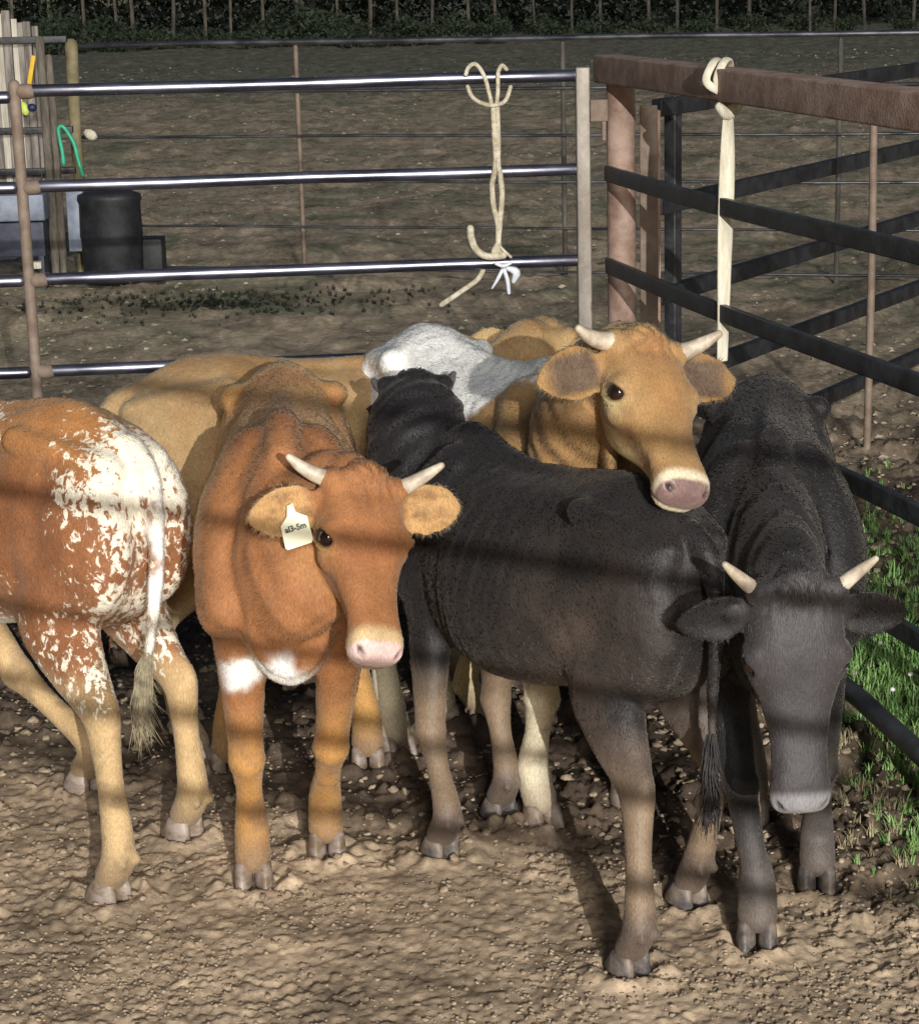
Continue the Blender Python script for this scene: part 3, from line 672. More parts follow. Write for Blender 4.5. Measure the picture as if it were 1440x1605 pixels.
def build_ground():
    ty = [np.linspace(-16, 3.0, 20)[:-1]]
    a = 3.0
    rows = []
    y = 3.0
    while y < 140:
        rows.append(y); y += .010 if y < 3.8 else max(.0078, .0078*(y/4.3)**1.6) if y < 9.5 else y*.0085
    ys = np.array(list(ty[0])+rows)
    tc_ = np.linspace(-.34, .34, 520); e = .34+np.cumsum(np.geomspace(.0016, 1.6, 44)); t = np.concatenate([-e[::-1], tc_, e])
    ye = np.maximum(ys, 3.6)
    X = t[None, :]*ye[:, None]; Y = np.repeat(ys[:, None], len(t), 1)
    nr, nc = X.shape; x = X.ravel(); yy = Y.ravel(); z = gheight(x, yy)
    V = np.stack([x, yy, z], 1)
    idx = np.arange(nr*nc).reshape(nr, nc)
    F = np.stack([idx[:-1, :-1], idx[:-1, 1:], idx[1:, 1:], idx[1:, :-1]], -1).reshape(-1, 4)
    me = bpy.data.meshes.new('ground'); me.vertices.add(len(V)); me.vertices.foreach_set('co', V.ravel())
    me.loops.add(F.size); me.loops.foreach_set('vertex_index', F.ravel().astype(np.int32))
    me.polygons.add(len(F)); me.polygons.foreach_set('loop_start', np.arange(0, F.size, 4, dtype=np.int32)); me.polygons.foreach_set('loop_total', np.full(len(F), 4, np.int32))
    me.update(); me.validate()
    # soil zones: dry sandy dirt, trampled dirt with the shade behind the calves painted in, weedy field
    p = np.stack([x, yy, 0*x], 1); n = fbm(p*1.7, 4)[:, None]; n2 = fbm(p*np.array((8, 5, 1)), 4)[:, None]
    dry = np.array((.46, .35, .24)); shade_soil = np.array((.115, .084, .062)); field = np.array((.47, .375, .265)); weed = np.array((.22, .23, .15)); deep = np.array((.21, .205, .155))
    k = sstep(-.2, .35, yy-4.95+.5*x+.35*n[:, 0])[:, None]; c = dry*(1-k)+shade_soil*k
    k = sstep(8.5, 11, yy+1.2*n[:, 0])[:, None]; c = c*(1-k)+field*k
    g = (sstep(11, 14, yy)*sstep(.0, .35, n[:, 0]+.5*n2[:, 0]))[:, None]*.7; c = c*(1-g)+weed*g
    k = sstep(30, 46, yy)[:, None]; c = c*(1-k)+deep*k
    gp = np.exp(-((x-1.45)/.35)**2-((yy-6.3)/1.1)**2)*1.2; gp = np.clip(gp, 0, 1)[:, None]*.7; c = c*(1-gp)+np.array((.05, .075, .025))*gp
    gp = np.exp(-((x+1.6)/.7)**2-((yy-14.0)/.5)**2)[:, None]*.6; c = c*(1-gp)+np.array((.06, .10, .04))*gp
    c = c*(1+.34*n2)*(1+.22*fbm(p*np.array((21, 21, 1)), 3)[:, None])
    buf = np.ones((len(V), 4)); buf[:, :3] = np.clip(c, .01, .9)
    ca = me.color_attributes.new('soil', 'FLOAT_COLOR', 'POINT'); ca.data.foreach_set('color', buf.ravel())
    m, nt, bs = newmat('soil'); L_ = nt.links; at = N(nt, 'ShaderNodeAttribute', attribute_name='soil'); tc = N(nt, 'ShaderNodeTexCoord')
    n1 = N(nt, 'ShaderNodeTexNoise'); n1.inputs['Scale'].default_value = 26; n1.inputs['Detail'].default_value = 9; n1.inputs['Roughness'].default_value = .72; L_.new(tc.outputs['Object'], n1.inputs['Vector'])
    mr = N(nt, 'ShaderNodeMapRange'); mr.inputs[1].default_value = .33; mr.inputs[2].default_value = .67; mr.inputs[3].default_value = .62; mr.inputs[4].default_value = 1.34; L_.new(n1.outputs['Fac'], mr.inputs[0])
    n3 = N(nt, 'ShaderNodeTexNoise'); n3.inputs['Scale'].default_value = 2.8; n3.inputs['Detail'].default_value = 10; n3.inputs['Roughness'].default_value = .78; L_.new(tc.outputs['Object'], n3.inputs['Vector'])
    m3 = N(nt, 'ShaderNodeMapRange'); m3.inputs[1].default_value = .34; m3.inputs[2].default_value = .66; m3.inputs[3].default_value = .45; m3.inputs[4].default_value = 1.55; L_.new(n3.outputs['Fac'], m3.inputs[0])
    mm_ = N(nt, 'ShaderNodeMath', operation='MULTIPLY'); L_.new(mr.outputs[0], mm_.inputs[0]); L_.new(m3.outputs[0], mm_.inputs[1])
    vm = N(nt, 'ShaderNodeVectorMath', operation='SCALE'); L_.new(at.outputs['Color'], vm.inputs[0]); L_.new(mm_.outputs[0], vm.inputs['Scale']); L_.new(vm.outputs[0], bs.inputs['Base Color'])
    bs.inputs['Roughness'].default_value = .95; bs.inputs['Specular IOR Level'].default_value = .12
    n2_ = N(nt, 'ShaderNodeTexNoise'); n2_.inputs['Scale'].default_value = 120; n2_.inputs['Detail'].default_value = 8; n2_.inputs['Roughness'].default_value = .7; L_.new(tc.outputs['Object'], n2_.inputs['Vector'])
    bp = N(nt, 'ShaderNodeBump'); bp.inputs['Strength'].default_value = .5; bp.inputs['Distance'].default_value = .005; L_.new(n2_.outputs['Fac'], bp.inputs['Height']); L_.new(bp.outputs[0], bs.inputs['Normal'])
    me.materials.append(m); me.shade_smooth()
    o = bpy.data.objects.new('ground', me); COL.objects.link(o); o['kind'] = 'structure'
    return m
SOIL = build_ground()

def merged(name, proto, xs, m, kind='stuff', label=None, smooth=True, cat=None):
    """many copies of small prototypes in one mesh. proto: list of (V,F arrays); xs: rows x,y,z,scale,rot,tilt,idx"""
    vs, fs, b = [], [], 0
    for (x, y, z, s, a, ti, k) in xs:
        PV, PF = proto[int(k)]; R = rotz(a)@np.array([[1, 0, 0], [0, cos(ti), -sin(ti)], [0, sin(ti), cos(ti)]])
        vs.append((PV*s)@R.T+np.array((x, y, z))); fs.append(PF+b); b += len(PV)
    V = np.concatenate(vs); F = np.concatenate(fs); k = F.shape[1]
    me = bpy.data.meshes.new(name); me.vertices.add(len(V)); me.vertices.foreach_set('co', V.ravel())
    me.loops.add(F.size); me.loops.foreach_set('vertex_index', F.ravel().astype(np.int32)); me.polygons.add(len(F))
    me.polygons.foreach_set('loop_start', np.arange(0, F.size, k, dtype=np.int32)); me.polygons.foreach_set('loop_total', np.full(len(F), k, np.int32)); me.update()
    if smooth: me.shade_smooth()
    me.materials.append(m); o = bpy.data.objects.new(name, me); COL.objects.link(o)
    tag(o, label, cat, kind=kind); return o
def ico(seed, sub=1, amp=.3, flat=.7):
    bm = bmesh.new(); bmesh.ops.create_icosphere(bm, subdivisions=sub, radius=1); V = np.array([v.co[:] for v in bm.verts]); F = np.array([[v.index for v in f.verts] for f in bm.faces]); bm.free()
    V = V*(1+amp*fbm(V*1.6+seed*9.1, 4, .7)[:, None]*2.2); V[:, 2] *= flat; return V, F
def GZ(x, y): return gheight(np.atleast_1d(np.array(x, float)), np.atleast_1d(np.array(y, float)))
# clods and crumbs of dirt
cm = mat('clod_soil', (.24, .18, .12), (.44, .345, .24), rough=.95, scale=24, bump=.6, bscale=140)
protos = [ico(i, 2, .55, .55) for i in range(7)]
n = 11000; y = 3.7+RS.beta(1.0, 1.9, n)*7.5; x = RS.uniform(-.30, .30, n)*y; sz = .0025+.013*RS.rand(n)**4*(.35+.65*sstep(4.2, 5.4, y))
z = GZ(x, y)
nf = 11000; yf = 3.7+RS.beta(1.0, 2.2, nf)*5; xf = RS.uniform(-.28, .28, nf)*yf; kf = fbm(np.stack([xf*5, yf*5, 0*xf], 1), 3) > .02; xf, yf = xf[kf], yf[kf]
x = np.concatenate([x, xf]); y = np.concatenate([y, yf]); sz = np.concatenate([sz, RS.uniform(.002, .0062, len(xf))]); n = len(x); z = GZ(x, y)
merged('soil_clods', protos, zip(x, y, z+sz*.25, sz, RS.uniform(0, 6.28, n), RS.uniform(-.5, .5, n), RS.randint(0, 7, n)), cm, label='loose clods and crumbs of brown dirt on the pen floor', cat='dirt')
# field litter: dry bits, leaf scraps and low weeds
def leafbit(seed):
    r = np.random.RandomState(seed); V = np.array([(-1, 0, 0), (-.2, .5, .35), (1, .1, .15), (-.1, -.5, .25)])*r.uniform(.6, 1.2, (4, 3)); return V, np.array([[0, 1, 2], [0, 2, 3]])
n = 30000; y = 9.0+40*RS.rand(n)**1.7; x = RS.uniform(-.34, .34, n)*y; cl = fbm(np.stack([x*.9, y*.45, 0*x], 1), 3) > -.12; x, y = x[cl], y[cl]; n = len(x); z = GZ(x, y)
lm = mat('litter', (.30, .25, .17), (.52, .46, .34), rough=.9, scale=3, bump=0)
merged('field_litter', [leafbit(i) for i in range(6)], zip(x, y, z, (.006+.026*RS.rand(n)**2)*(.6+y/36), RS.uniform(0, 6.28, n), RS.uniform(-.6, .9, n), RS.randint(0, 6, n)), lm, label='dry scraps and dead weeds strewn over the field', cat='litter', smooth=False)
def blades(seed, h, nb, spread, wid=.0035):
    r = np.random.RandomState(seed); V = []; F = []
    for i in range(nb):
        a = r.uniform(0, 6.28); d = r.uniform(0, spread); b = np.array((cos(a)*d, sin(a)*d, -.01)); hh = h*r.uniform(.5, 1.15); le = r.uniform(.15, .75); a2 = r.uniform(0, 6.28); o = np.array((cos(a2), sin(a2), 0)); sd_ = np.array((-o[1], o[0], 0))*wid
        k = len(V)
        for u, wv in ((0, 1), (.4, .9), (.75, .6), (1, .1)):
            c = b+np.array((0, 0, hh*u*(1-.35*le*u)))+o*hh*le*u*u; V += [c-sd_*wv, c+sd_*wv]
        for q in range(3): F += [(k+2*q, k+2*q+1, k+2*q+3, k+2*q+2)]
    return np.array(V), np.array(F)
gp = [blades(i, .09, 16, .03) for i in range(6)]
pts = []
def patch(cx, cy, sx, sy, n, s0, s1):
    for i in range(n):
        x, y = RS.normal(cx, sx), RS.normal(cy, sy)
        if y > 4.2: pts.append((x, y, 0, RS.uniform(s0, s1), RS.uniform(0, 6.28), RS.uniform(-.2, .2), RS.randint(6)))
patch(1.36, 6.0, .13, .36, 520, .4, 1.0); patch(1.66, 6.2, .25, .9, 420, .3, .8); patch(1.28, 5.3, .12, .35, 150, .3, .7); patch(1.12, 4.85, .08, .25, 60, .25, .5); patch(1.6, 7.5, .22, .6, 380, .2, .45)
P_ = np.array(pts); P_[:, 2] = GZ(P_[:, 0], P_[:, 1])
merged('green_grass', gp, P_, MT['grass'], label='fresh green grass growing along the pen edge behind the black calf', cat='grass')
pts = []; patch(1.14, 4.9, .14, .45, 70, .25, .5); patch(1.35, 5.6, .2, .6, 130, .3, .6); patch(.95, 5.3, .12, .2, 50, .3, .6)
P_ = np.array(pts); P_[:, 2] = GZ(P_[:, 0], P_[:, 1])
merged('dry_grass', gp, P_, MT['straw'], label='pale trodden grass stems at the right edge of the dirt', cat='grass')
n = 500; x = RS.normal(-1.6, .7, n); y = RS.normal(13.9, .30, n)
merged('low_grass', gp, zip(x, y, GZ(x, y), RS.uniform(.25, .55, n), RS.uniform(0, 6.28, n), 0*x, RS.randint(0, 6, n)), MT['leaf'], label='low green weeds in the field beyond the pen panel', cat='grass')
fl = ico(3, 1, .1, .8)
for (x, y) in ((1.30, 6.0), (1.36, 5.92), (1.22, 5.86), (1.40, 6.25), (1.27, 6.3), (1.34, 5.75)):
    z = float(GZ(x, y)[0]); t = empty('clover_flower', (x, y, z), 'small round white clover flower in the green grass', 'flower', 'white clover flowers in the grass')
    mesh_obj('flower_head', fl[0]*.009+np.array((0, 0, .075)), fl[1], MT['petal'], t); v, f = tube([(0, 0, -.01), (.004, 0, .04), (0, 0, .072)], [.0012]*3, n=5); mesh_obj('stem', v, f, MT['grass'], t)

# ---------------------------------------------------------------- pipe panels, gate and fences
def part_tube(name, t, P, r, m, n=14, sub=1, off=(0, 0, 0)):
    v, f = tube([np.array(p)-np.array(off) for p in P], [r]*len(P), n=n, sub=sub); return mesh_obj(name, v, f, m, t)
def part_box(name, t, c, s, m, a=0, b=.004, R=None):
    v, f = box(c, s, rotz(a) if R is None else R); return bevel(mesh_obj(name, v, f, m, t), b)
def wavy(a, b, n=5, amp=.0012):
    a = np.array(a, float); b = np.array(b, float); return [a+(b-a)*t+(RS.normal(0, amp, 3)*(0 < t < 1)) for t in np.linspace(0, 1, n)]
t = empty('pipe_panel', (-.55, 8.4, 0), 'low silver pipe panel with five rails and a square zinc end post behind the calves', 'fence panel', 'pipe panels of the pen')
o_ = (-.55, 8.4, 0)
part_box('end_post', t, (.515+.55, .1, .83), (.056, .056, 1.74), MT['post_galv'], 0, .006)
part_tube('post', t, [(-1.63, 8.3, -.1), (-1.628, 8.3, .8), (-1.631, 8.3, 1.695)], .022, MT['rust_pale'], off=o_)
for z in (1.670, 1.312, .957, .60, .245):
    part_tube('rail', t, wavy((-1.60, 8.302, z+.002), (.486, 8.5, z-.002)), .0235, MT['galv'], sub=2, off=o_)
for z in (1.670, 1.312, .957, .60, .245):
    part_tube('weld_collar', t, [(-1.606, 8.302, z), (-1.575, 8.304, z)], .0285, MT['rust_pale'], off=o_)
t = empty('pipe_panel', (-2.8, 8.2, 0), 'second silver pipe panel, running out of view left of the rusty post', 'fence panel', 'pipe panels of the pen')
o_ = (-2.8, 8.2, 0)
part_tube('post', t, [(-3.95, 8.1, -.1), (-3.95, 8.1, 1.69)], .025, MT['rust_pale'], off=o_)
for z in (1.650, 1.312, .957, .60, .245):
    part_tube('rail', t, wavy((-3.94, 8.1, z), (-1.66, 8.295, z)), .0235, MT['galv'], sub=2, off=o_)
# heavy rusty gate frame and its black lower rails, running towards the camera on the right
t = empty('steel_gate', (.66, 8.5, 0), 'heavy rusty steel fence with square top beam and black lower rails on the right', 'steel fence')
o_ = np.array((.66, 8.5, 0)); dG = nrm((.2376, -1, 0)); aG = math.atan2(dG[1], dG[0])
part_tube('round_post', t, [(.662, 8.5, -.1), (.662, 8.5, .8), (.662, 8.5, 1.64)], .056, MT['rust'], n=20, off=o_)
Lb = 5.6; c = np.array((.61, 8.56, 1.69))+dG*Lb/2-o_
part_box('top_beam', t, c, (Lb, .105, .105), MT['rust'], aG, .008)
part_box('angle_post', t, (.765-.66, -.04, .77), (.068, .012, 1.56), MT['rust_pale'], 0, .003)
part_box('angle_post', t, (.805-.66, -.01, .76), (.012, .06, 1.54), MT['rust'], 0, .003)
part_box('latch_lug', t, (-.085, -.02, 1.535), (.07, .05, .085), MT['rust_pale'], 0, .006)
part_box('latch_lug', t, (-.066, -.025, 1.465), (.016, .03, .09), MT['rust_pale'], 0, .003)
for z in (1.30, .945, .585, .23):
    P = [np.array((.60, 8.40, z)), np.array((.872, 7.30, z-.006)), np.array((1.24, 5.85, z+.012)), np.array((1.73, 3.9, z+.03))]
    v, f = loft([[p_-o_+np.array((sx*.012, 0, sz*.030)) for sx, sz in ((-1, -1), (1, -1), (1, 1), (-1, 1))] for p_ in crom(P, 6)]); bevel(mesh_obj('black_rail', v, f, MT['blackpipe'], t), .005)
part_box('near_post', t, np.array((1.86, 3.05, .85))-o_, (.1, .1, 1.75), MT['rust'], aG, .006)
t = empty('ground_pipe', (1.10, 5.5, .12), 'black pipe close to the ground beside the green grass at the right edge', 'pipe')
part_tube('pipe', t, [(1.02, 5.95, .10), (1.07, 5.677, .12), (1.154, 5.197, .12), (1.34, 4.14, .12)], .028, MT['blackpipe'], sub=4, off=(1.10, 5.5, .12))
for (x, y) in ((1.024, 5.93), (1.33, 4.2)): part_tube('foot', t, [(x, y, -.08), (x, y, .11)], .018, MT['blackpipe'], off=(1.10, 5.5, .12))
# black fence running away to the right
t = empty('black_pipe_fence', (.81, 8.6, 0), 'black square-rail fence running away to the right behind the rusty beam', 'fence')
o_ = np.array((.81, 8.6, 0)); dW = nrm((2.36-.81, 11-8.6, 0)); aW = math.atan2(dW[1], dW[0]); LW = 7.5
for z in (1.53, 1.145, .785, .43, .07):
    part_box('rail', t, dW*(LW/2)+np.array((0, 0, z)), (LW, .045, .068), MT['blackpipe2'], aW, .005)
for k in (.02, .5, .99): part_box('post', t, dW*(LW*k)+np.array((.0, .05, .77)), (.06, .05, 1.6), MT['blackpipe'], aW, .005)
v, f = tube([(0, 0, -.15), (.004, 0, .8), (-.002, 0, 1.50)], [.017]*3, n=10); o = mesh_obj('steel_stake', v, f, MT['rust_pale']); o.location = (1.79, 9.27, 0)
tag(o, 'thin pinkish rusty stake standing alone in the dirt behind the rusty beam', 'stake')
# far fence across the field
t = empty('field_fence', (0, 14.9, 0), 'long thin pipe fence with six rails crossing the field at the back', 'fence')
o_ = np.array((0, 14.9, 0)); pa, pb = np.array((-2.60, 15.55, 0)), np.array((6.4, 13.15, 0))
for z, r, mm_ in ((1.60, .019, 'galv_far'), (1.275, .012, 'galv_far'), (.965, .010, 'galv_far'), (.655, .010, 'galv_far'), (.34, .009, 'galv_far'), (.05, .009, 'galv_far')):
    part_tube('rail', t, wavy(pa+(0, 0, z), pb+(0, 0, z), 10, .003), r, MT[mm_], sub=1, n=10, off=o_)
for x in (-1.04, .76, 2.52, 4.3, 6.3):
    k = (x-pa[0])/(pb[0]-pa[0]); p = pa+(pb-pa)*k; part_tube('post', t, [p+(0, .03, -.1), p+(0, .03, 1.6)], .017, MT['bark_pale'] if x > 0 else MT['rust_pale'], n=10, off=o_)
v, f = tube([(-2.66, 15.52, -.1), (-2.635, 15.52, .5), (-2.64, 15.52, 1.0), (-2.63, 15.52, 1.61)], [.042, .038, .041, .046], n=12, sub=3); o = mesh_obj('wooden_post', [(a+2.64, b-15.52, c) for a, b, c in v], f, MT['post_ochre']); o.location = (-2.64, 15.52, 0)
tag(o, 'weathered ochre wooden corner post where the far fence begins', 'post')
# strap and rope
def ribbon(name, P, wid, th, m, parent=None, loc=(0, 0, 0), up=(1, 0, 0), sub=4, n=10):
    v, f = tube([np.array(p)-np.array(loc) for p in P], [(wid_, th) for wid_ in (wid if hasattr(wid, '__len__') else [wid]*len(P))], up=up, n=n, sub=sub); return mesh_obj(name, v, f, m, parent)
sl = (.90, 7.30, 1.74)
t = empty('cloth_strap', sl, 'long cream cloth strap knotted over the rusty top beam, hanging straight down', 'strap')
bx_ = .885
for dx, ex in ((-.022, .0), (.012, .012)):
    ribbon('loop', [(.915+ex*.3, 7.215, 1.655), (bx_+dx-.02, 7.21, 1.70), (bx_+dx, 7.235, 1.757), (bx_+dx+.03, 7.31, 1.768), (bx_+dx+.045, 7.39, 1.72), (bx_+dx+.03, 7.36, 1.64), (.915, 7.24, 1.625)], .014, .006, MT['cloth'], t, sl, sub=6)
ribbon('knot', [(.885, 7.20, 1.62), (.912, 7.185, 1.602), (.945, 7.20, 1.628)], [.018, .026, .018], .018, MT['cloth'], t, sl, up=(0, 0, 1))
ribbon('tail', [(.912, 7.20, 1.60), (.910, 7.20, 1.45), (.906, 7.205, 1.25), (.902, 7.20, 1.08), (.900, 7.20, .93), (.897, 7.20, .78)], [.018, .026, .027, .024, .021, .019], .006, MT['cloth'], t, sl)
rl = (.17, 8.44, 1.6)
t = empty('halter_rope', rl, 'cream rope tied round the top rail of the silver panel and hanging with loose ends', 'rope')
def rope(P, r=.0085): v, f = tube([np.array(p)-np.array(rl) for p in P], [r]*len(P), n=8, sub=6); return mesh_obj('strand', v, f, MT['rope'], t)
rope([(.066, 8.43, 1.685), (.078, 8.435, 1.712), (.105, 8.44, 1.722), (.135, 8.44, 1.68), (.152, 8.43, 1.62), (.163, 8.43, 1.56), (.168, 8.43, 1.46)])
rope([(.222, 8.45, 1.70), (.206, 8.44, 1.715), (.190, 8.43, 1.69), (.187, 8.42, 1.62), (.180, 8.42, 1.55), (.178, 8.43, 1.46)])
rope([(.072, 8.42, 1.640), (.090, 8.415, 1.60), (.13, 8.41, 1.575), (.175, 8.41, 1.568), (.215, 8.41, 1.585), (.236, 8.42, 1.635)])
rope([(.168, 8.42, 1.56), (.170, 8.42, 1.46), (.174, 8.42, 1.38), (.168, 8.44, 1.31), (.158, 8.46, 1.26), (.162, 8.46, 1.18), (.178, 8.45, 1.10), (.172, 8.44, 1.0)], .0115)
rope([(.182, 8.42, 1.56), (.184, 8.42, 1.44), (.182, 8.42, 1.35), (.190, 8.44, 1.30), (.196, 8.46, 1.22), (.186, 8.45, 1.12), (.178, 8.44, 1.04), (.186, 8.44, .99)], .0115)
rope([(.070, 8.44, 1.098), (.072, 8.44, 1.06), (.090, 8.44, 1.015), (.125, 8.43, .99), (.165, 8.43, .988), (.195, 8.43, .99)], .015)
rope([(.13, 8.50, .965), (.10, 8.47, .90), (.03, 8.46, .85), (-.05, 8.45, .80)], .011)
for i in range(7):
    a = RS.uniform(-.035, .045); rope([(.172, 8.43, 1.04), (.172+a*.6, 8.425, 1.01), (.182+a, 8.42, .985)], .006)
v, f = tube([(0, 0, .01), (-.02, 0, -.03), (-.045, 0, -.07)], [.007, .008, .004], n=6); MBt = MB(); MBt.add(v, f)
MBt.add(*tube([(.0, 0, .01), (.015, 0, -.04), (.02, 0, -.09)], [.008, .009, .008], n=6)); MBt.add(*tube([(.01, 0, .01), (.05, 0, -.01), (.04, 0, -.045)], [.008, .018, .010], n=6)); MBt.add(*tube([(-.03, -.03, .03), (0, -.03, .02), (.03, -.02, .03)], [.006, .008, .006], n=6))
o = MBt.build('baling_twine', MT['twine']); o.location = (.195, 8.45, .93); tag(o, 'white baling twine knotted under the third rail of the silver panel', 'twine')

# ---------------------------------------------------------------- clutter at the far left
t = empty('board_wall', (-2.95, 15.2, 0), 'tall rough grey boards standing upright at the far left', 'board wall')
tops = [1.86, 1.83, 1.85, 1.80, 1.82, 1.79, 1.77, 1.75, 1.70, 1.66]; x = -3.62
for i in range(16):
    wd = RS.uniform(.038, .062); x += wd+.003; h = 1.95-.14*(x+3.62)-max(0, (x+3.0))*.55+RS.uniform(-.03, .03)
    if x > -2.78: break
    part_box('board', t, (x-wd/2+2.95, RS.uniform(-.015, .015), (h+.70)/2), (wd, .022, h-.70), MT['wood_pale' if i in (10, 12) else 'wood'], RS.uniform(-.1, .1), .003, )
for z in (1.66, 1.05, .77): part_box('dark_rail', t, (-.22, -.05, z), (1.15, .05, .045), MT['blackpipe'], 0, .004)
for i, (x, r) in enumerate(((-2.755, .030), (-2.70, .026))):
    v, f = tube([(0, 0, -.1), (.004, 0, .9), (0, 0, 1.66-.3*i*.4)], [r]*3, n=10, sub=2); o = mesh_obj('wooden_post', v, f, MT['bark']); o.location = (x-.02, 15.12, 0)
    tag(o, ['thick dark brown post beside the grey boards at the far left', 'slimmer brown post between the dark post and the ochre corner post'][i], 'post')
t = empty('feed_trough', (-3.05, 15.0, 0), 'pale blue-grey sheet trough on a dark base below the boards at the far left', 'trough')
part_box('trough_box', t, (-.08, 0, .55), (.70, .30, .18), MT['bluebox'], .02, .01); part_box('base', t, (-.08, .03, .33), (.66, .26, .24), MT['darkblue'], .02, .008)
for x in (-.4, .22): part_box('leg', t, (x, 0, .10), (.04, .2, .24), MT['darkblue'], 0, .004)
for i, (x, z, w_) in enumerate(((-2.86, .105, .16), (-2.88, .19, .12))):
    v, f = box((0, 0, 0), (w_, .09, .045)); o = bevel(mesh_obj('lumber_block', v, f, MT['wood_pale'])); o.location = (x, 14.86, z-.03); o.rotation_euler.z = .05
    tag(o, ['short pale wooden block lying on the dirt under the trough', 'upper pale wooden block resting on the other one below the trough'][i], 'wood block')
v, f = box((0, 0, 0), (.12, .20, .42)); o = bevel(mesh_obj('metal_box', v, f, MT['bluebox']), .008); o.location = (-2.60, 15.15, .43); tag(o, 'small blue-grey metal box between the two left posts', 'box')
v, f = loft([[np.array((cos(a)*r*1.15, sin(a)*r*.8, z)) for a in np.linspace(0, 2*pi, 24, endpoint=False)] for r, z in ((.165, 0), (.18, .03), (.185, .3), (.19, .33), (.185, .55), (.195, .58), (.19, .61), (.12, .64), (.02, .645))])
o = mesh_obj('plastic_drum', v, f, MT['darktank']); o.location = (-2.36, 15.05, 0); tag(o, 'dark plastic drum standing right of the ochre corner post', 'drum')
v, f = box((0, 0, 0), (.16, .2, .30)); o = bevel(mesh_obj('plastic_crate', v, f, MT['darktank']), .015); o.location = (-2.10, 15.2, .14); tag(o, 'low dark crate beside the plastic drum', 'crate')
gh = (-2.6, 14.9, 1.0)
v, f = tube([np.array(p)-np.array(gh) for p in ((-2.63, 14.9, .84), (-2.634, 14.9, .92), (-2.645, 14.9, 1.0), (-2.65, 14.9, 1.075), (-2.62, 14.9, 1.09), (-2.585, 14.9, 1.04), (-2.55, 14.9, .97), (-2.53, 14.9, .86), (-2.505, 14.9, .76))], [.013]*9, n=8, sub=4); o = mesh_obj('garden_hose', v, f, MT['green']); o.location = gh; tag(o, 'bright green hose looped over the wood by the corner post', 'hose')
o = mesh_obj('feed_sack', *[(lambda vf: vf)(ellips((0, 0, 0), (.055, .02, .035), n=7, m=4))[i] for i in (0, 1)], MT['cloth']); o.location = (-2.435, 14.9, 1.03); o.rotation_euler.y = .6; tag(o, 'crumpled pale scrap hanging right of the ochre corner post', 'scrap')
v, f = box((0, 0, 0), (.030, .012, .20)); o = bevel(mesh_obj('yellow_strap', v, f, MT['yellow'])); o.location = (-2.842, 15.1, 1.46); o.rotation_euler.y = .22; tag(o, 'orange-yellow plastic strip hung on the grey boards', 'strap')
v, f = ellips((0, 0, 0), (.030, .02, .05), n=10, m=6); o = mesh_obj('lime_glove', v, f, MT['lime']); o.location = (-2.885, 14.98, 1.21); o.rotation_euler.y = -.3; tag(o, 'bright lime glove-like scrap below the yellow strip', 'glove')
v, f = ellips((0, 0, 0), (.036, .02, .028), n=10, m=6); o = mesh_obj('navy_cap', v, f, MT['navy']); o.location = (-2.835, 14.98, 1.215); tag(o, 'small navy blue scrap beside the lime one on the boards', 'scrap')

# ---------------------------------------------------------------- saplings, bushes and the dark wood
def leafmesh(seed, n, R, c, flat=1., size=.10):
    r = np.random.RandomState(seed); V = []; F = []; cl = r.normal(0, .5, (max(5, n//60), 3))
    for i in range(n):
        k = cl[r.randint(len(cl))]; p = (k+r.normal(0, .26, 3))*R*np.array((1, 1, flat))+np.array(c); d = nrm(r.normal(0, 1, 3)); e = nrm(np.cross(d, r.normal(0, 1, 3))); s_ = size*r.uniform(.5, 1.3); b = len(V)
        V += [p-d*s_, p+e*s_*.4, p+d*s_, p-e*s_*.4]; F.append((b, b+1, b+2, b+3))
    return V, F
tv = []
for k in range(4):
    r = np.random.RandomState(50+k); h = r.uniform(6.5, 8.5); P = [(0, 0, -.2)]+[(r.normal(0, .05)*i, r.normal(0, .03)*i, h*i/5) for i in range(1, 6)]
    v, f = tube(P, [.055, .048, .04, .03, .02, .01], n=8, sub=3); mb_ = MB(); mb_.add(v, f)
    for i in range(7):
        z = r.uniform(2.6, h-.6); a = r.uniform(0, 6.28); l = r.uniform(.5, 1.3); q = np.array(P[min(5, int(z/h*5)+1)]); b0 = np.array((q[0]*z/max(q[2], .1), q[1], z)); mb_.add(*tube([b0, b0+(cos(a)*l*.5, sin(a)*l*.5, .25), b0+(cos(a)*l, sin(a)*l, .6)], [.018, .012, .005], n=5, sub=2))
    lv, lf = leafmesh(k, 900, 1.1, (0, 0, h*.72), 1.6, .13); tv.append((mb_, lv, lf))
tm = []
for k, (mb_, lv, lf) in enumerate(tv):
    a = mb_.build('trunk', MT['bark_pale' if k % 2 else 'bark']); b = mesh_obj('crown', lv, lf, MT['leaf'], smooth=False); tm.append((a.data, b.data)); bpy.data.objects.remove(a); bpy.data.objects.remove(b)
px = [-12.6, -11.9, -11.1, -10.3, -9.4, -8.6, -7.55, -6.75, -6.0, -5.2, -4.2, -3.1, -2.1, -1.4, -.45, .6, 1.35, 2.5, 3.4, 4.35, 5.5, 6.2, 7.4, 8.3, 9.7, 10.6, 11.9, 13.0, -14.3, 14.6]
for i, x in enumerate(px):
    y = 60.5+RS.uniform(-1.2, 3.0); sc = RS.uniform(.75, 1.15)
    t = empty('sapling_tree', (x, y, 0), 'thin bare-trunked young tree in the dark row along the back of the field', 'tree', 'young trees along the back of the field', RS.uniform(0, 6)); t.scale = (sc, sc, sc)
    k = RS.randint(4)
    for nm_, me_ in zip(('trunk', 'crown'), tm[k]): o = bpy.data.objects.new(nm_, me_); COL.objects.link(o); o.parent = t
bmsh = []
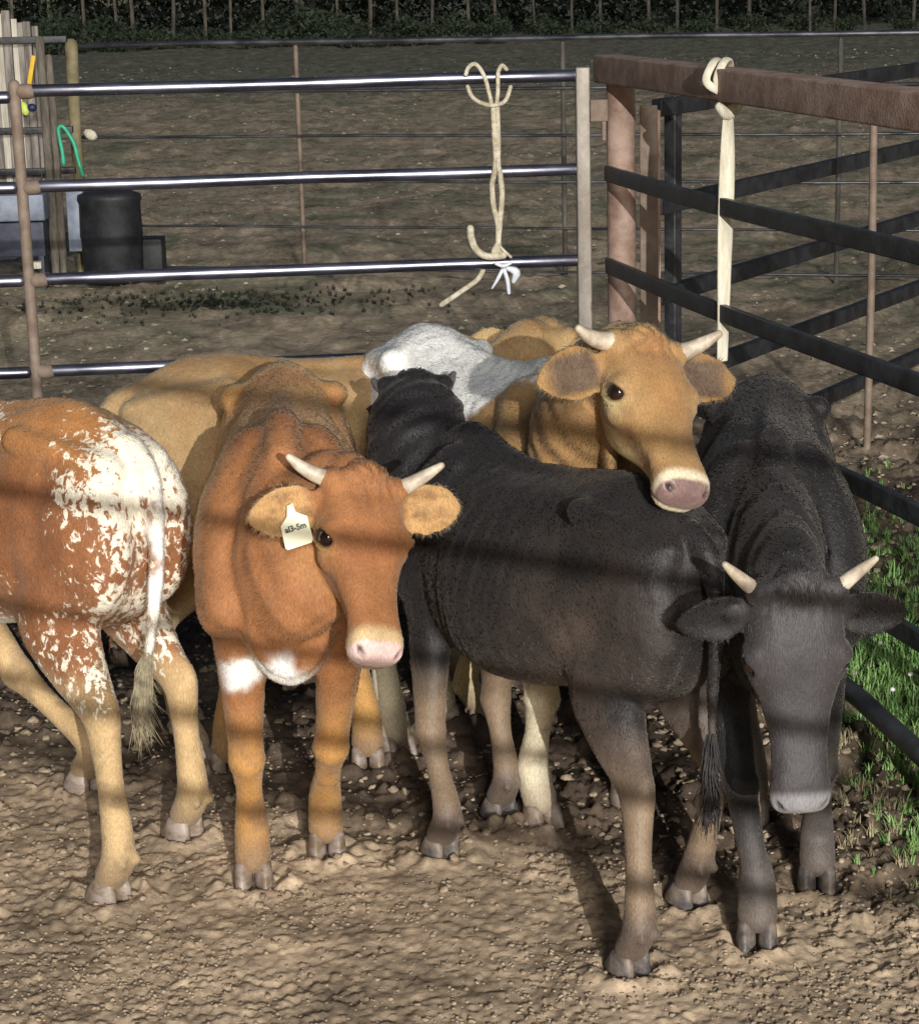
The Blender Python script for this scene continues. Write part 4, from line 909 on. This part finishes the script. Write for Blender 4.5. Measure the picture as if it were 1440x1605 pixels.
for k in range(4):
    v, f = leafmesh(80+k, 900, .75, (0, 0, .42), .55, .085); a = mesh_obj('foliage', v, f, MT['bush'], smooth=False)
    mb_ = MB()
    for i in range(6):
        an = i*1.05; mb_.add(*tube([(0, 0, -.1), (cos(an)*.2, sin(an)*.2, .3), (cos(an)*.42, sin(an)*.42, .65)], [.02, .014, .006], n=5, sub=2))
    b = mb_.build('stem', MT['bark']); bmsh.append((a.data, b.data)); bpy.data.objects.remove(a); bpy.data.objects.remove(b)
for i in range(26):
    x = [-11.6, -10.9, -10.2, -9.3, -8.8, -8.0, -7.0, -6.0, -5.2, -3.9, -3.2, -2.4, -1.6, -.9, 0, 1.2, 2.6, 3.9, 5.4, 6.8, 8.2, 9.6, 11, 12.3, -12.6, 13.4][i]
    y = 59.3+RS.uniform(-1, 1.6); sc = RS.uniform(.55, 1.1)*(1.1 if x < -6 or -5 < x < 0 else .7)
    t = empty('bush', (x, y, 0), 'low scrubby green bush at the foot of the dark tree row', 'bush', 'bushes at the foot of the tree row', RS.uniform(0, 6)); t.scale = (sc*1.2, sc, sc)
    k = RS.randint(4)
    for nm_, me_ in zip(('foliage', 'stem'), bmsh[k]): o = bpy.data.objects.new(nm_, me_); COL.objects.link(o); o.parent = t
V = []; F = []; r = np.random.RandomState(5)
n = 60000; P = np.stack([r.uniform(-26, 26, n), 66+r.uniform(0, 9, n), np.abs(r.normal(0, 1, n))*3.2], 1); D = r.normal(0, 1, (n, 3)); D /= np.linalg.norm(D, axis=1)[:, None]; E_ = np.cross(D, r.normal(0, 1, (n, 3))); E_ /= np.linalg.norm(E_, axis=1)[:, None]; S_ = r.uniform(.05, .18, n)[:, None]
Q = np.stack([P-D*S_, P+E_*S_*.5, P+D*S_, P-E_*S_*.5], 1).reshape(-1, 3); Fq = np.arange(4*n).reshape(-1, 4)
me = bpy.data.meshes.new('dark_wood'); me.vertices.add(len(Q)); me.vertices.foreach_set('co', Q.ravel()); me.loops.add(Fq.size); me.loops.foreach_set('vertex_index', Fq.ravel().astype(np.int32)); me.polygons.add(n); me.polygons.foreach_set('loop_start', np.arange(0, Fq.size, 4, dtype=np.int32)); me.polygons.foreach_set('loop_total', np.full(n, 4, np.int32)); me.update()
me.materials.append(MT['leaf']); o = bpy.data.objects.new('dark_wood', me); COL.objects.link(o); tag(o, 'dark mass of woodland undergrowth behind the row of thin trees', 'woodland', kind='stuff')

# ---------------------------------------------------------------- what stands behind the camera: the lamp and unseen rails, placed and sloped to stripe the calves with shadow
t = empty('yard_floodlight', (LAMP.x, LAMP.y-.25, 0), 'floodlight on a steel pole behind the camera', 'floodlight')
part_tube('pole', t, [(0, 0, 0), (0, 0, 4.0)], .05, MT['blackpipe']); part_box('housing', t, (0, .05, 4.15), (.40, .16, .30), MT['blackpipe'], 0, .02)
part_box('lens', t, (0, .136, 4.15), (.34, .01, .24), MT['lens'], 0, .002)
t = empty('shadow_railing', (0, -.4, 0), 'unseen sloping pipe railing behind the camera, placed for its shadow stripes on the calves', 'railing')
for c in (1.13, .82, .54, .32, .12):
    P = []
    for xc in (-3.2, 3.2):
        zc = c-.158*xc; k = 9.6/14.7; P.append((LAMP.x+(xc-LAMP.x)*k, 0, LAMP.z+(zc-LAMP.z)*k))
    part_tube('rail', t, P, .0135, MT['blackpipe'])
for x in (-1.6, 2.9): part_tube('post', t, [(x, -.04, 0), (x, -.04, 2.5 if x < 0 else 2.1)], .03, MT['blackpipe'])
